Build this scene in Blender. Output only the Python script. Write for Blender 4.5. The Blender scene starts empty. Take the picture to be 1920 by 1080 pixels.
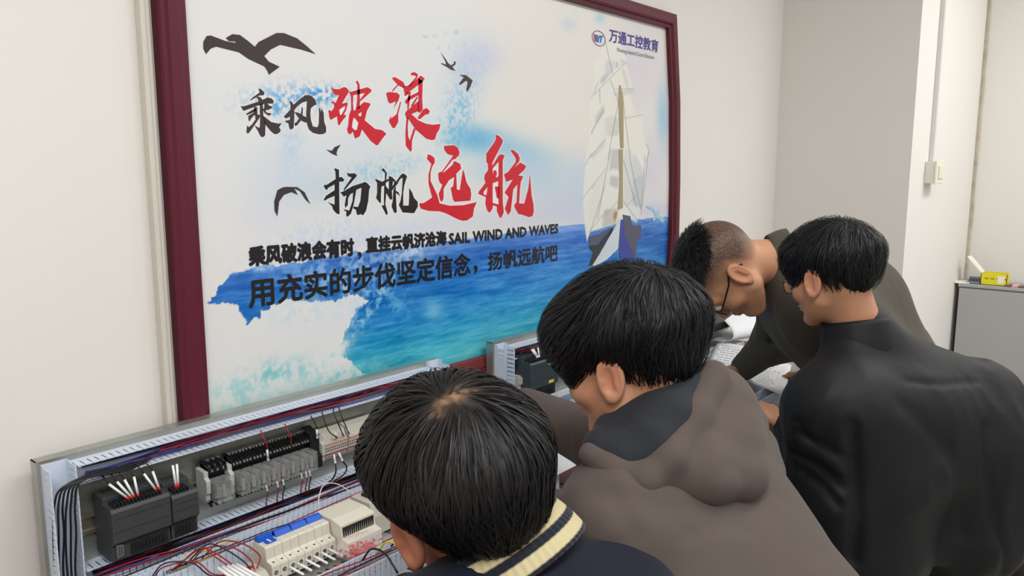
import bpy, bmesh, math, random
import numpy as np
from mathutils import Vector, Matrix, Euler
from mathutils.geometry import tessellate_polygon
S = bpy.context.scene
COL = S.collection
rnd = random.Random(7)

# ------------------------------------------------------------------ camera, world, lights, exposure
FPX = 1475.5
PITCH, AZ = math.radians(8.607), math.radians(50.133)
CAM = np.array([0.0, -1.5, 1.55])
FW = np.array([math.sin(AZ) * math.cos(PITCH), math.cos(AZ) * math.cos(PITCH), -math.sin(PITCH)])
RT = np.array([math.cos(AZ), -math.sin(AZ), 0.0])
UP = np.cross(RT, FW)
cd = bpy.data.cameras.new('camera')
cd.sensor_width = 36.0
cd.lens = FPX / 1920 * 36
cd.clip_start = 0.05
cam = bpy.data.objects.new('camera', cd)
COL.objects.link(cam)
cam.location = CAM.tolist()
cam.rotation_euler = (math.pi / 2 - PITCH, 0, -AZ)
S.camera = cam
S.view_settings.view_transform = 'Standard'
S.view_settings.look = 'None'
S.view_settings.exposure = 0.18
S.view_settings.gamma = 1.0
S.view_settings.use_curve_mapping = False

w = bpy.data.worlds.new('world')
S.world = w
w.use_nodes = True
w.node_tree.nodes['Background'].inputs[0].default_value = (0.93, 0.96, 1.0, 1)
w.node_tree.nodes['Background'].inputs[1].default_value = 0.5

def area_light(name, loc, sx, sy, power, rot=(0, 0, 0), col=(1, 1, 0.995)):
    l = bpy.data.lights.new(name, 'AREA')
    l.shape = 'RECTANGLE'; l.size = sx; l.size_y = sy; l.energy = power; l.color = col
    o = bpy.data.objects.new(name, l)
    COL.objects.link(o); o.location = loc; o.rotation_euler = rot
    return o
for lx, ly, lp in ((-0.4, -1.8, 46), (1.5, -1.7, 20), (3.8, -1.9, 24), (4.75, -1.9, 12), (0.6, -3.8, 18), (3.9, -3.8, 22)):
    area_light('ceiling_lamp', (lx, ly, 2.93), 1.2, 0.6, lp)

# ------------------------------------------------------------------ pixel helpers (photo pixel -> point on a real plane)
def ray(px, py):
    return FW + (px - 960) / FPX * RT - (py - 540) / FPX * UP
def on_y(px, py, Y=0.0):
    d = ray(px, py); return CAM + d * ((Y - CAM[1]) / d[1])
def on_x(px, py, X):
    d = ray(px, py); return CAM + d * ((X - CAM[0]) / d[0])
def on_z(px, py, Z):
    d = ray(px, py); return CAM + d * ((Z - CAM[2]) / d[2])
def at(px, py, dep):
    return CAM + dep * ray(px, py)
def project(P):
    v = np.asarray(P, float) - CAM
    z = v @ FW
    return 960 + FPX * (v @ RT) / z, 540 - FPX * (v @ UP) / z

# ------------------------------------------------------------------ materials
def srgb(r, g, b):
    f = lambda c: (c / 255 / 12.92) if c / 255 <= 0.04045 else ((c / 255 + 0.055) / 1.055) ** 2.4
    return (f(r), f(g), f(b))
MATS = {}
def mat(name, rgb, rough=0.6, metal=0.0, noise=None, bump=None, spec=0.5, coat=0.0, trans=0.0, alpha=1.0, attr=None, sheen=0.0, stretch=None, ior=1.45):
    """rgb is sRGB 0-255; noise=(scale, amount) colour variation; bump=(scale, strength, distance)"""
    if name in MATS: return MATS[name]
    m = bpy.data.materials.new(name); m.use_nodes = True
    nt = m.node_tree; b = nt.nodes['Principled BSDF']; L = nt.links
    c = srgb(*rgb)
    b.inputs['Base Color'].default_value = (*c, 1)
    b.inputs['Roughness'].default_value = rough
    b.inputs['Metallic'].default_value = metal
    b.inputs['Specular IOR Level'].default_value = spec
    b.inputs['Coat Weight'].default_value = coat
    b.inputs['Transmission Weight'].default_value = trans
    b.inputs['Alpha'].default_value = alpha
    b.inputs['IOR'].default_value = ior
    if sheen:
        b.inputs['Sheen Weight'].default_value = sheen
        b.inputs['Sheen Roughness'].default_value = 0.5
    tc = nt.nodes.new('ShaderNodeTexCoord'); vec = tc.outputs['Object']
    if stretch:
        mp = nt.nodes.new('ShaderNodeMapping'); mp.inputs['Scale'].default_value = stretch
        L.new(vec, mp.inputs['Vector']); vec = mp.outputs['Vector']
    src = None
    if attr:
        a = nt.nodes.new('ShaderNodeAttribute'); a.attribute_name = attr; src = a.outputs['Color']
        L.new(src, b.inputs['Base Color'])
    if noise:
        n = nt.nodes.new('ShaderNodeTexNoise'); n.inputs['Scale'].default_value = noise[0]
        n.inputs['Detail'].default_value = 5
        L.new(vec, n.inputs['Vector'])
        mr = nt.nodes.new('ShaderNodeMapRange'); mr.inputs[1].default_value = 0.25; mr.inputs[2].default_value = 0.75
        mr.inputs[3].default_value = 1 - noise[1]; mr.inputs[4].default_value = 1 + noise[1]
        L.new(n.outputs['Fac'], mr.inputs[0])
        mx = nt.nodes.new('ShaderNodeVectorMath'); mx.operation = 'SCALE'
        if src: L.new(src, mx.inputs[0])
        else: mx.inputs[0].default_value = c
        L.new(mr.outputs[0], mx.inputs['Scale'])
        L.new(mx.outputs[0], b.inputs['Base Color'])
    if bump:
        n2 = nt.nodes.new('ShaderNodeTexNoise'); n2.inputs['Scale'].default_value = bump[0]; n2.inputs['Detail'].default_value = 4
        L.new(vec, n2.inputs['Vector'])
        bp = nt.nodes.new('ShaderNodeBump'); bp.inputs['Strength'].default_value = bump[1]; bp.inputs['Distance'].default_value = bump[2]
        L.new(n2.outputs['Fac'], bp.inputs['Height']); L.new(bp.outputs[0], b.inputs['Normal'])
    MATS[name] = m
    return m

# ------------------------------------------------------------------ mesh builder and scene tree helpers
class MB:
    def __init__(s): s.v = []; s.f = []
    def add(s, V, F):
        o = len(s.v); s.v += [tuple(map(float, p)) for p in V]; s.f += [tuple(i + o for i in f) for f in F]; return s
    def box(s, x0, x1, y0, y1, z0, z1, M=None):
        V = [(x, y, z) for x in (x0, x1) for y in (y0, y1) for z in (z0, z1)]
        if M is not None: V = [tuple(M @ Vector(p)) for p in V]
        return s.add(V, [(0, 1, 3, 2), (4, 6, 7, 5), (0, 4, 5, 1), (2, 3, 7, 6), (0, 2, 6, 4), (1, 5, 7, 3)])
    def prism(s, prof, a0, a1, axis=0, M=None):
        """extrude a 2D outline along an axis (0: outline is (y,z); 1: (x,z); 2: (x,y))"""
        n = len(prof); V = []
        for a in (a0, a1):
            for p, q in prof:
                V.append({0: (a, p, q), 1: (p, a, q), 2: (p, q, a)}[axis])
        if M is not None: V = [tuple(M @ Vector(p)) for p in V]
        F = [(i, (i + 1) % n, n + (i + 1) % n, n + i) for i in range(n)]
        tri = tessellate_polygon([[Vector((p, q, 0)) for p, q in prof]])
        F += [tuple(t) for t in tri] + [tuple(n + i for i in reversed(t)) for t in tri]
        return s.add(V, F)
    def tube(s, pts, r, n=6, cap=True):
        P = [np.asarray(p, float) for p in pts]; k = len(P)
        rr = r if hasattr(r, '__len__') else [r] * k
        V = []; prev = None
        for i in range(k):
            t = P[min(i + 1, k - 1)] - P[max(i - 1, 0)]; t = t / (np.linalg.norm(t) + 1e-9)
            if prev is None:
                a = np.array([0, 0, 1.]) if abs(t[2]) < 0.9 else np.array([1., 0, 0])
                u = np.cross(t, a)
            else:
                u = prev - t * (prev @ t)
            u /= np.linalg.norm(u) + 1e-9; prev = u; v = np.cross(t, u)
            for j in range(n):
                th = 2 * math.pi * j / n
                V.append(P[i] + rr[i] * (math.cos(th) * u + math.sin(th) * v))
        F = [(i * n + j, i * n + (j + 1) % n, (i + 1) * n + (j + 1) % n, (i + 1) * n + j) for i in range(k - 1) for j in range(n)]
        if cap: F += [tuple(range(n))[::-1], tuple(range((k - 1) * n, k * n))]
        return s.add(V, F)
    def cyl(s, p0, p1, r, n=12): return s.tube([p0, p1], r, n)
    def poly(s, loops, fn):
        """flat outline with holes; fn maps 2D -> 3D"""
        tri = tessellate_polygon([[Vector((p[0], p[1], 0)) for p in lp] for lp in loops])
        flat = [p for lp in loops for p in lp]
        return s.add([fn(*p) for p in flat], [tuple(t) for t in tri])
    def mesh(s, name):
        me = bpy.data.meshes.new(name); me.from_pydata(s.v, [], s.f)
        bm = bmesh.new(); bm.from_mesh(me); bmesh.ops.recalc_face_normals(bm, faces=bm.faces); bm.to_mesh(me); bm.free()
        return me
    def build(s, name, m, parent=None, smooth=False, bevel=0):
        me = s.mesh(name)
        return link(name, me, m, parent, smooth, bevel)
def link(name, me, m, parent=None, smooth=False, bevel=0):
    o = bpy.data.objects.new(name, me); COL.objects.link(o)
    if m: me.materials.append(m)
    if smooth: me.shade_smooth()
    if bevel:
        b = o.modifiers.new('bevel', 'BEVEL'); b.width = bevel; b.segments = 2; b.limit_method = 'ANGLE'; b.angle_limit = 0.7
    if parent is not None: o.parent = parent
    return o
def tag(o, label, cat, group=None, kind=None):
    o['label'] = label; o['category'] = cat
    if group: o['group'] = group
    if kind: o['kind'] = kind
    return o
def empty(name, label, cat, loc=(0, 0, 0), group=None):
    o = bpy.data.objects.new(name, None); COL.objects.link(o); o.location = loc; o.empty_display_size = 0.02
    return tag(o, label, cat, group)
def struct(o): o['kind'] = 'structure'; return o
def smooth_path(pts, n=6):
    """Catmull-Rom through pts"""
    P = [np.asarray(p, float) for p in pts]; P = [2 * P[0] - P[1]] + P + [2 * P[-1] - P[-2]]; out = []
    for i in range(1, len(P) - 2):
        for k in range(n):
            t = k / n; a, b, c, d = P[i - 1:i + 3]
            out.append(0.5 * (2 * b + (c - a) * t + (2 * a - 5 * b + 4 * c - d) * t * t + (3 * b - a - 3 * c + d) * t ** 3))
    out.append(P[-2]); return out

# ------------------------------------------------------------------ noise in numpy
_rs = np.random.RandomState(3)
_tab = _rs.rand(64, 64, 64).astype(np.float32)
def vnoise(x, y, z):
    xi = np.floor(x).astype(int); yi = np.floor(y).astype(int); zi = np.floor(z).astype(int)
    fx, fy, fz = x - xi, y - yi, z - zi
    fx = fx * fx * (3 - 2 * fx); fy = fy * fy * (3 - 2 * fy); fz = fz * fz * (3 - 2 * fz)
    g = lambda a, b, c: _tab[(xi + a) & 63, (yi + b) & 63, (zi + c) & 63]
    l = lambda a, b, t: a + (b - a) * t
    return l(l(l(g(0, 0, 0), g(1, 0, 0), fx), l(g(0, 1, 0), g(1, 1, 0), fx), fy),
             l(l(g(0, 0, 1), g(1, 0, 1), fx), l(g(0, 1, 1), g(1, 1, 1), fx), fy), fz) * 2 - 1
def fbm(x, y, z=0.0, o=4):
    z = np.zeros_like(x) + z; r = 0; a = 1; s = 0
    for i in range(o):
        r = r + a * vnoise(x * 2 ** i + 17 * i, y * 2 ** i + 31 * i, z * 2 ** i + 7 * i); s += a; a *= 0.55
    return r / s

# ------------------------------------------------------------------ room
M_wall = mat('painted plaster', (226, 222, 216), 0.85, noise=(1.3, 0.012), bump=(9, 0.12, 0.004))
M_floor = mat('floor tiles', (176, 172, 164), 0.35, noise=(3, 0.05))
M_trim = mat('pvc trunking', (206, 200, 188), 0.55, noise=(6, 0.03))
PX, PY, EX = 3.80, -0.603, 5.22       # pillar edge, pillar face, right wall
struct(MB().box(-2.2, PX, 0, 0.12, 0, 3.0).build('wall_back', M_wall))
struct(MB().box(PX, EX, PY, 0.12, 0, 3.0).build('wall_pillar', M_wall))
struct(MB().box(EX, EX + 0.12, -5.0, PY, 0, 3.0).build('wall_right', M_wall))
struct(MB().box(-2.32, -2.2, -5.0, 0.12, 0, 3.0).build('wall_left_unseen', M_wall))  # unseen side wall, added to keep world light off left-facing surfaces
struct(MB().box(-2.2, EX + 0.12, -5.0, 0.12, -0.1, 0).build('floor', M_floor))
struct(MB().box(-2.2, EX + 0.12, -5.0, 0.12, 3.0, 3.1).build('ceiling', mat('ceiling paint', (235, 233, 228), 0.9)))
# plastic trunking beside the poster: a narrow lip and a flat cover
t = MB().box(0.712, 0.722, -0.022, -0.0003, 0.0, 2.95); t.box(0.722, 0.7325, -0.016, -0.0003, 0.0, 2.95)
struct(t.build('trim_1', M_trim, bevel=0.002))
# chipped corner bead where pillar meets the right wall
t = MB().tube([(EX - 0.006, PY - 0.006, z / 10) for z in range(0, 30)], [0.010 + 0.004 * rnd.random() for _ in range(30)], 6)
struct(t.build('trim_2', mat('corner sealant', (178, 170, 152), 0.8, noise=(20, 0.2))))
# soft plaster skirting line at the left: render thickening near the desk
# ------------------------------------------------------------------ framed poster
POST = empty('framed_poster', 'large framed seascape banner with red and black brush lettering on the white wall', 'poster', (0.8, 0, 1.0))
def child(o, parent):
    o.parent = parent; o.matrix_parent_inverse = parent.matrix_world.inverted() if False else Matrix.Translation(parent.location).inverted()
    return o
bpy.context.view_layer.update()
YP = -0.010
# inner opening outline (slight bow on the right like the real board)
def right_x(z):
    return float(np.interp(z, [1.015, 1.16, 1.3, 1.5, 1.8, 2.06], [2.700, 2.716, 2.728, 2.724, 2.704, 2.664]))
XL, ZB, ZT = 0.798, 1.017, 2.060
def ink(name, rgb): return mat(name, rgb, 0.35, spec=0.4)
INK_K, INK_B, INK_R = ink('black print ink', (34, 30, 32)), ink('brown black print ink', (62, 52, 52)), ink('red print ink', (204, 30, 46))
G = []
G.append((INK_B, (440, 150), 9.0, [
 [(400,145),(440,150),(500,205),(500,245),(470,262),(430,255),(270,345),(258,335),(330,275),(415,215),(420,190)],
 [(102,442),(160,442),(400,365),(400,330),(370,290),(400,278),(450,300),(465,335),(560,292),(620,310),(660,350),(650,395),(590,400),(560,385),(470,410),(400,430),(330,455),(150,520)],
 [(425,400),(475,400),(480,500),(485,600),(520,740),(515,930),(490,960),(450,960),(420,920),(400,870),(335,765),(400,800),(425,800),(430,640),(425,500)],
 [(330,450),(385,460),(385,580),(430,590),(420,640),(260,870),(228,905),(200,885),(205,800),(215,765),(240,795),(300,740),(355,660),(345,600),(330,560)],
 [(192,570),(330,485),(360,480),(350,530),(210,592)], [(230,605),(330,545),(350,570),(270,660),(260,695),(235,680)],
 [(500,405),(560,385),(570,425),(635,450),(630,475),(560,505),(520,510),(540,550),(615,560),(612,590),(570,600),(510,560),(475,500),(500,470)],
 [(480,600),(620,710),(740,735),(795,725),(750,800),(780,840),(765,880),(710,915),(660,905),(600,850),(510,740)]]))
G.append((INK_B, (520, 160), 10.8, [
 [(245,318),(285,325),(325,390),(345,380),(430,300),(560,200),(640,195),(700,220),(760,280),(800,385),(740,410),(680,465),(670,560),(680,700),(720,830),(810,850),(840,780),(845,600),(845,470),(865,450),(885,550),(895,455),(940,560),(950,740),(990,850),(988,950),(930,985),(850,992),(720,960),(640,890),(600,780),(585,600),(600,320),(500,350),(400,430),(345,500),(345,650),(330,860),(290,895),(250,880),(225,770),(165,740),(165,715),(255,700),(258,630),(180,668),(130,640),(150,610),(265,490),(270,400)],
 [(345,540),(420,550),(590,650),(600,750),(560,750),(480,710),(400,810),(365,820),(345,800),(355,760),(390,745),(440,670),(380,590)],
 [(495,430),(520,470),(510,600),(470,590),(490,500)]]))
G.append((INK_R, (610, 140), 7.714, [
 [[(88,178),(120,205),(200,210),(270,178),(310,190),(345,240),(240,420),(310,400),(325,420),(300,520),(265,580),(295,575),(295,610),(250,660),(205,730),(185,725),(170,600),(80,655),(60,620),(45,520),(60,510),(90,530),(130,470),(125,420),(80,405),(110,385),(150,410),(200,295),(150,295),(110,260)],
  [(200,510),(250,470),(295,452),(280,500),(240,570),(215,590)]],
 [[(345,245),(380,245),(610,180),(665,215),(665,245),(500,390),(495,370),(575,265),(405,295),(400,420),(410,520),(440,510),(530,420),(560,395),(640,410),(655,430),(600,530),(570,660),(720,785),(820,800),(885,855),(830,920),(760,1020),(730,1015),(650,950),(530,790),(500,890),(430,925),(410,860),(400,820),(360,865),(330,845),(315,790),(330,740),(345,580),(375,500),(372,320)],
  [(410,620),(440,640),(480,700),(455,800),(420,800),(385,760),(395,680)], [(475,575),(525,535),(520,600),(490,600)]],
 [(440,95),(470,88),(495,140),(500,210),(500,480),(440,510),(460,380),(465,150)]]))
G.append((INK_R, (715, 125), 6.75, [
 [(140,135),(180,135),(280,195),(300,245),(280,270),(215,235),(150,310),(130,320),(150,285),(205,225),(145,160)],
 [(375,80),(420,68),(465,95),(455,140),(360,250),(340,245),(440,130),(435,115),(375,105)],
 [(280,245),(350,240),(500,112),(550,150),(525,190),(350,320),(310,350),(290,330)],
 [(470,150),(525,180),(518,400),(525,545),(490,585),(465,570),(470,400)],
 [(300,450),(310,420),(345,380),(475,318),(475,355),(350,430),(320,475)], [(345,330),(375,310),(360,430),(350,520),(330,560),(330,470)],
 [(310,570),(345,540),(475,430),(475,560),(380,600),(470,680),(560,720),(650,735),(750,725),(735,790),(700,850),(680,920),(640,930),(570,910),(430,790),(345,660),(320,650),(300,600)],
 [(320,640),(345,650),(335,760),(340,880),(360,935),(410,780),(435,790),(390,930),(385,1060),(370,1078),(310,1000),(305,850)],
 [(370,500),(455,370),(460,400),(400,500)], [(455,650),(530,545),(570,520),(615,560),(600,600),(560,605),(490,665)],
 [(62,335),(90,320),(200,330),(235,365),(215,430),(155,530),(185,440),(110,468),(85,440)],
 [(240,440),(250,455),(215,600),(215,700),(170,778),(140,770),(95,690),(125,620),(125,655),(195,600)], [(285,355),(355,310),(345,340),(310,370)]]))
G.append((INK_K, (600, 305), 9.82, [
 [(258,112),(290,105),(350,130),(352,265),(400,265),(450,310),(430,345),(355,350),(355,550),(360,850),(362,940),(335,950),(290,920),(240,860),(225,800),(145,725),(270,775),(270,610),(150,660),(95,695),(65,690),(110,610),(270,505),(270,400),(155,460),(130,500),(105,495),(68,425),(90,405),(120,410),(290,300),(285,160)],
 [(495,185),(540,200),(640,195),(680,230),(665,265),(640,290),(440,520),(440,480),(585,270),(520,250)],
 [(375,545),(430,530),(600,430),(790,370),(820,352),(870,375),(928,440),(905,500),(890,700),(850,880),(800,965),(740,945),(710,965),(680,950),(665,870),(615,840),(620,805),(700,815),(745,700),(765,460),(670,500),(650,620),(620,780),(570,940),(505,998),(480,960),(490,910),(430,855),(540,880),(600,700),(610,555),(560,580),(520,650),(510,790),(490,800),(475,835),(455,780),(470,690),(490,600),(440,625)]]))
G.append((INK_K, (695, 305), 9.82, [
 [[(78,310),(100,300),(210,350),(340,290),(330,260),(350,245),(400,270),(450,320),(465,350),(560,220),(590,198),(640,215),(672,260),(655,300),(620,420),(600,560),(600,790),(700,790),(710,650),(710,465),(765,550),(800,650),(865,720),(870,810),(800,930),(590,915),(520,780),(550,700),(575,560),(590,280),(555,290),(390,520),(400,640),(395,675),(360,680),(290,560),(280,650),(270,760),(310,900),(315,945),(290,965),(215,820),(205,780),(245,790),(245,650),(250,420),(200,440),(190,600),(190,740),(170,740),(100,650),(120,560),(120,370)],
  [(280,370),(335,330),(335,495),(280,430)], [(410,350),(435,340),(425,400),(400,430)]],
 [(205,115),(240,105),(285,165),(300,200),(285,330),(260,330),(265,185),(215,150)],
 [(420,500),(460,420),(470,700),(482,910),(455,930),(430,910),(385,800),(405,720)], [(460,515),(510,540),(545,620),(500,580),(460,550)], [(440,420),(540,345),(460,430)]]))
G.append((INK_R, (780, 265), 6.75, [
 [(355,58),(480,48),(530,80),(552,140),(545,175),(495,225),(465,230),(345,385),(345,400),(470,290),(470,265),(490,250),(560,285),(572,345),(510,410),(518,610),(555,615),(592,370),(605,370),(640,520),(690,600),(700,670),(690,750),(490,765),(470,740),(440,590),(470,570),(485,450),(420,490),(350,600),(350,720),(330,765),(305,745),(288,665),(335,550),(300,520),(285,470),(283,400),(330,380),(465,190),(470,180),(400,160),(360,110)],
 [(140,168),(180,170),(235,210),(238,270),(205,320),(185,400),(185,500),(270,680),(300,785),(430,815),(600,808),(770,768),(735,850),(720,950),(650,1000),(590,1005),(530,985),(380,910),(300,885),(160,880),(60,850),(42,800),(50,782),(100,780),(205,710),(160,540),(160,420),(195,285),(135,215),(150,195)]]))
G.append((INK_R, (890, 245), 6.35, [
 [[(250,48),(290,60),(335,110),(330,150),(210,385),(210,420),(290,290),(330,280),(358,300),(335,350),(335,600),(335,850),(348,970),(320,1035),(300,1035),(265,960),(265,905),(220,885),(212,930),(180,978),(150,950),(128,870),(135,790),(45,752),(50,725),(130,620),(115,570),(120,525),(160,470),(160,400),(140,370),(138,275),(240,130),(255,90)],
  [(215,450),(285,370),(285,540),(260,560),(215,500)], [(215,625),(280,600),(285,880),(215,860)], [(105,730),(155,670),(140,770),(110,760)]],
 [(225,475),(255,470),(265,510),(255,550),(225,510)], [(240,665),(290,665),(290,810),(265,800)],
 [(425,230),(460,228),(520,280),(538,330),(530,370),(470,440),(545,378),(615,420),(590,470),(520,530),(580,545),(550,610),(540,700),(530,865),(590,870),(640,690),(658,510),(680,780),(700,870),(705,960),(690,1015),(650,1030),(580,1005),(520,990),(475,910),(475,880),(500,850),(510,640),(460,700),(430,960),(400,1005),(360,930),(405,790),(358,735),(455,580),(375,610),(350,520),(400,490),(490,370),(490,330)]]))
# print: fine grid, colour per vertex
NX, NZ = 640, 380
gz = np.linspace(ZB - 0.012, ZT + 0.012, NZ)
u = np.linspace(0, 1, NX)
rx = np.array([right_x(z) for z in gz]) + 0.012
GX = (XL - 0.012) + (rx[:, None] - (XL - 0.012)) * u[None, :]
GZ = np.repeat(gz[:, None], NX, 1)
P3 = np.stack([GX, np.full_like(GX, YP), GZ], -1)
PXX, PYY = project(P3)
def blend(c, col, a):
    return c + (np.array(col, float)[None, None, :] - c) * np.clip(a, 0, 1)[..., None]
def blob(cx, cy, rx_, ry_, ang=0):
    ca, sa = math.cos(math.radians(ang)), math.sin(math.radians(ang))
    dx, dy = PXX - cx, PYY - cy
    a = (dx * ca + dy * sa) / rx_; b = (-dx * sa + dy * ca) / ry_
    return np.exp(-(a * a + b * b) * 1.1)
def inpoly(poly, x, y):
    ins = np.zeros(x.shape, bool); n = len(poly)
    for i in range(n):
        x0, y0 = poly[i]; x1, y1 = poly[(i + 1) % n]
        if y0 == y1: continue
        c = ((y0 > y) != (y1 > y)) & (x < (x1 - x0) * (y - y0) / (y1 - y0) + x0)
        ins ^= c
    return ins
n1 = fbm(GX * 14, GZ * 14, 1.0, 5); n2 = fbm(GX * 60, GZ * 60, 5.0, 3); n3 = fbm(GX * 5, GZ * 6, 9.0, 4)
n4 = fbm(GX * 130, GZ * 130, 3.0, 2)
C = np.zeros(GX.shape + (3,)) + np.array([227, 225, 221.])
C = blend(C, (221, 224, 228), np.clip(0.5 + 1.2 * n3, 0, 1) * 0.6)
C = blend(C, (228, 223, 214), np.clip((PXX - 850) / 150, 0, 1) * (0.75 + 0.5 * n3))
sky = [(560, 320, 95, 60, 0, (196, 212, 228), .55, 0), (640, 350, 110, 34, -6, (180, 204, 220), .7, .2), (520, 360, 60, 60, 0, (206, 216, 226), .5, 0),
       (545, 185, 78, 26, -4, (110, 172, 216), 1.0, 1), (605, 178, 40, 14, 0, (70, 150, 210), 1.0, 1), (530, 205, 26, 16, 0, (80, 155, 212), .9, 1),
       (545, 250, 22, 70, 0, (180, 204, 226), .7, .7), (720, 315, 70, 20, -10, (140, 192, 220), .8, .8), (690, 280, 60, 40, 0, (206, 216, 224), .6, 0),
       (770, 240, 70, 50, 30, (208, 222, 222), .6, .5), (880, 130, 38, 60, 20, (176, 196, 224), .75, .4), (905, 110, 40, 30, 0, (196, 204, 226), .6, 0),
       (858, 215, 30, 55, 15, (120, 186, 220), .8, .8), (895, 262, 48, 26, 8, (88, 172, 216), 1.0, .1), (858, 262, 26, 26, 0, (110, 182, 216), .8, .6),
       (960, 280, 80, 26, 16, (128, 188, 222), .75, .1), (1010, 330, 90, 50, 20, (176, 204, 226), .75, 0), (930, 320, 70, 30, 0, (180, 206, 224), .7, 0),
       (1060, 395, 90, 40, 0, (196, 206, 226), .7, 0), (1000, 400, 160, 30, -6, (206, 208, 224), .6, 0),
       (1190, 120, 60, 90, 0, (212, 208, 218), .8, 0), (1066, 46, 16, 14, 0, (170, 196, 220), .5, .1), (1125, 34, 9, 10, 0, (140, 196, 220), .6, 0),
       (1243, 220, 12, 62, 0, (140, 190, 222), .8, .1), (1215, 320, 30, 70, 0, (206, 204, 220), .8, 0), (1088, 350, 26, 60, 0, (190, 208, 228), .75, 0),
       (1230, 395, 40, 18, 0, (196, 200, 226), .8, 0), (830, 390, 60, 30, 0, (214, 218, 228), .7, 0), (760, 430, 120, 20, -6, (206, 214, 232), .7, .3),
       (620, 440, 110, 34, -8, (198, 212, 234), .7, .9), (540, 470, 90, 22, -8, (190, 208, 236), .7, .9), (490, 400, 60, 40, 0, (212, 214, 226), .5, .2)]
for cx, cy, a, b, an, col, al, sp in sky:
    m = blob(cx, cy, a, b, an)
    k = 1 - sp + sp * np.clip(0.42 + 1.1 * n2 + 2.6 * n4, 0, 1.3)
    C = blend(C, col, m * al * k * .9)
for cx, cy, a, b, an in ((797, 69, 8, 4, 0), (817, 68, 8, 4, 10), (836, 62, 7, 6, 0), (856, 61, 6, 6, 0), (823, 88, 3, 7, 10), (843, 88, 3, 6, 10), (870, 84, 5, 6, 0), (448, 172, 3, 4, 20)):
    C = blend(C, (178, 200, 214), (blob(cx, cy, a, b, an) > 0.45) * 0.55 * (0.7 + n2))
# sea
sea_poly = [(840, 452), (700, 470), (600, 484), (520, 497), (462, 505), (425, 514), (404, 540), (391, 570), (440, 567), (452, 592), (458, 606), (492, 584), (535, 560), (600, 566), (670, 552), (692, 566),
            (662, 598), (640, 636), (622, 672), (648, 668), (668, 690), (690, 712), (720, 740), (780, 760), (1000, 690), (1300, 600), (1300, 402), (1050, 424)]
wx = PXX + n1 * 9 + n2 * 7 + n4 * 4; wy = PYY + n2 * 5 * np.clip((900 - PXX) / 250, 0, 1) + n1 * 6 * np.clip((900 - PXX) / 250, 0, 1)
sea = inpoly(sea_poly, wx, wy)
Zh = on_y(1250, 412, YP)[2]
tt = np.clip((Zh - GZ) / (Zh - ZB), 0, 1)
keys = [0, .12, .3, .55, .75, .9, 1]
cols = np.array([(92, 138, 208), (42, 104, 186), (38, 116, 194), (34, 132, 198), (52, 162, 200), (72, 182, 202), (82, 180, 196)], float)
SC = np.stack([np.interp(tt, keys, cols[:, i]) for i in range(3)], -1)
streak = fbm(GX * 9 + GZ * 3, GZ * 110, 2.0, 4) * 1.0 + fbm(GX * 30, GZ * 240, 8.0, 3) * 0.6
SC = SC + streak[..., None] * np.array([44, 34, 24.]) 
SC = SC + (fbm(GX * 3, GZ * 9, 4.0, 3) * 20)[..., None]
C = np.where(sea[..., None], SC, C)
def sea_over(cx, cy, a, b, an, col, al, sp):
    global C
    k = 1 - sp + sp * np.clip(0.45 + 2.2 * n2 + 1.4 * n4, 0, 1.3)
    C = blend(C, col, blob(cx, cy, a, b, an) * al * k)
for q in ((590, 585, 60, 22, 0, (226, 228, 228), 1.0, .5), (660, 545, 34, 60, 25, (208, 224, 236), .8, 1), (610, 530, 70, 26, -5, (130, 184, 222), .7, 1),
          (640, 500, 120, 24, -8, (150, 190, 232), .6, 1), (772, 468, 50, 24, -15, (206, 220, 240), .85, .5), (705, 560, 16, 90, 35, (160, 206, 228), .75, 1),
          (745, 570, 30, 40, 0, (110, 180, 222), .5, 1), (812, 582, 20, 22, 0, (130, 196, 226), .8, 0), (560, 590, 50, 20, 0, (190, 218, 230), .7, 1),
          (480, 505, 40, 6, -8, (170, 200, 232), .8, 1), (860, 665, 70, 20, -12, (96, 196, 204), .5, .2), (930, 600, 60, 24, -30, (80, 170, 210), .4, .3),
          (1150, 470, 60, 4, 0, (190, 214, 240), .5, .6), (635, 655, 22, 40, 30, (228, 230, 228), .9, .4), (600, 690, 20, 16, 0, (230, 230, 226), .9, .2)):
    sea_over(*q)
# teal wash lower left
tw = np.clip((PYY - (745 - (PXX - 385) * 0.26)) / 60, 0, 1) * np.clip((760 - PXX) / 60, 0, 1) * (PYY > 600)
C = blend(C, (176, 214, 214), tw * (0.55 + 0.9 * n1 + 0.6 * n2) * 1.1)
for q in ((500, 700, 60, 22, -12, (110, 190, 196), .65, .8), (440, 735, 50, 20, -10, (140, 204, 208), .6, .8), (560, 695, 50, 20, -10, (130, 200, 204), .5, .8),
          (480, 760, 100, 22, -10, (150, 206, 204), .6, .7), (640, 705, 60, 16, -14, (110, 200, 206), .6, .8), (700, 720, 60, 14, -14, (90, 190, 200), .5, .5)):
    sea_over(*q)
cA = lambda pts: [(1080 + x / 4.5, 60 + y / 4.5) for x, y in pts]
cB = lambda pts: [(1080 + x / 4.909, 280 + y / 4.909) for x, y in pts]
def paint(poly, col, al=1.0, soft=.8):
    global C
    m = 0
    for dx, dy in ((0, 0), (soft, 0), (-soft, 0), (0, soft), (0, -soft), (soft * 2, soft), (-soft * 2, -soft), (soft, -2 * soft), (-soft, 2 * soft)):
        m = m + inpoly(poly, PXX + dx, PYY + dy)
    C = blend(C, col, m / 9.0 * al)
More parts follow.
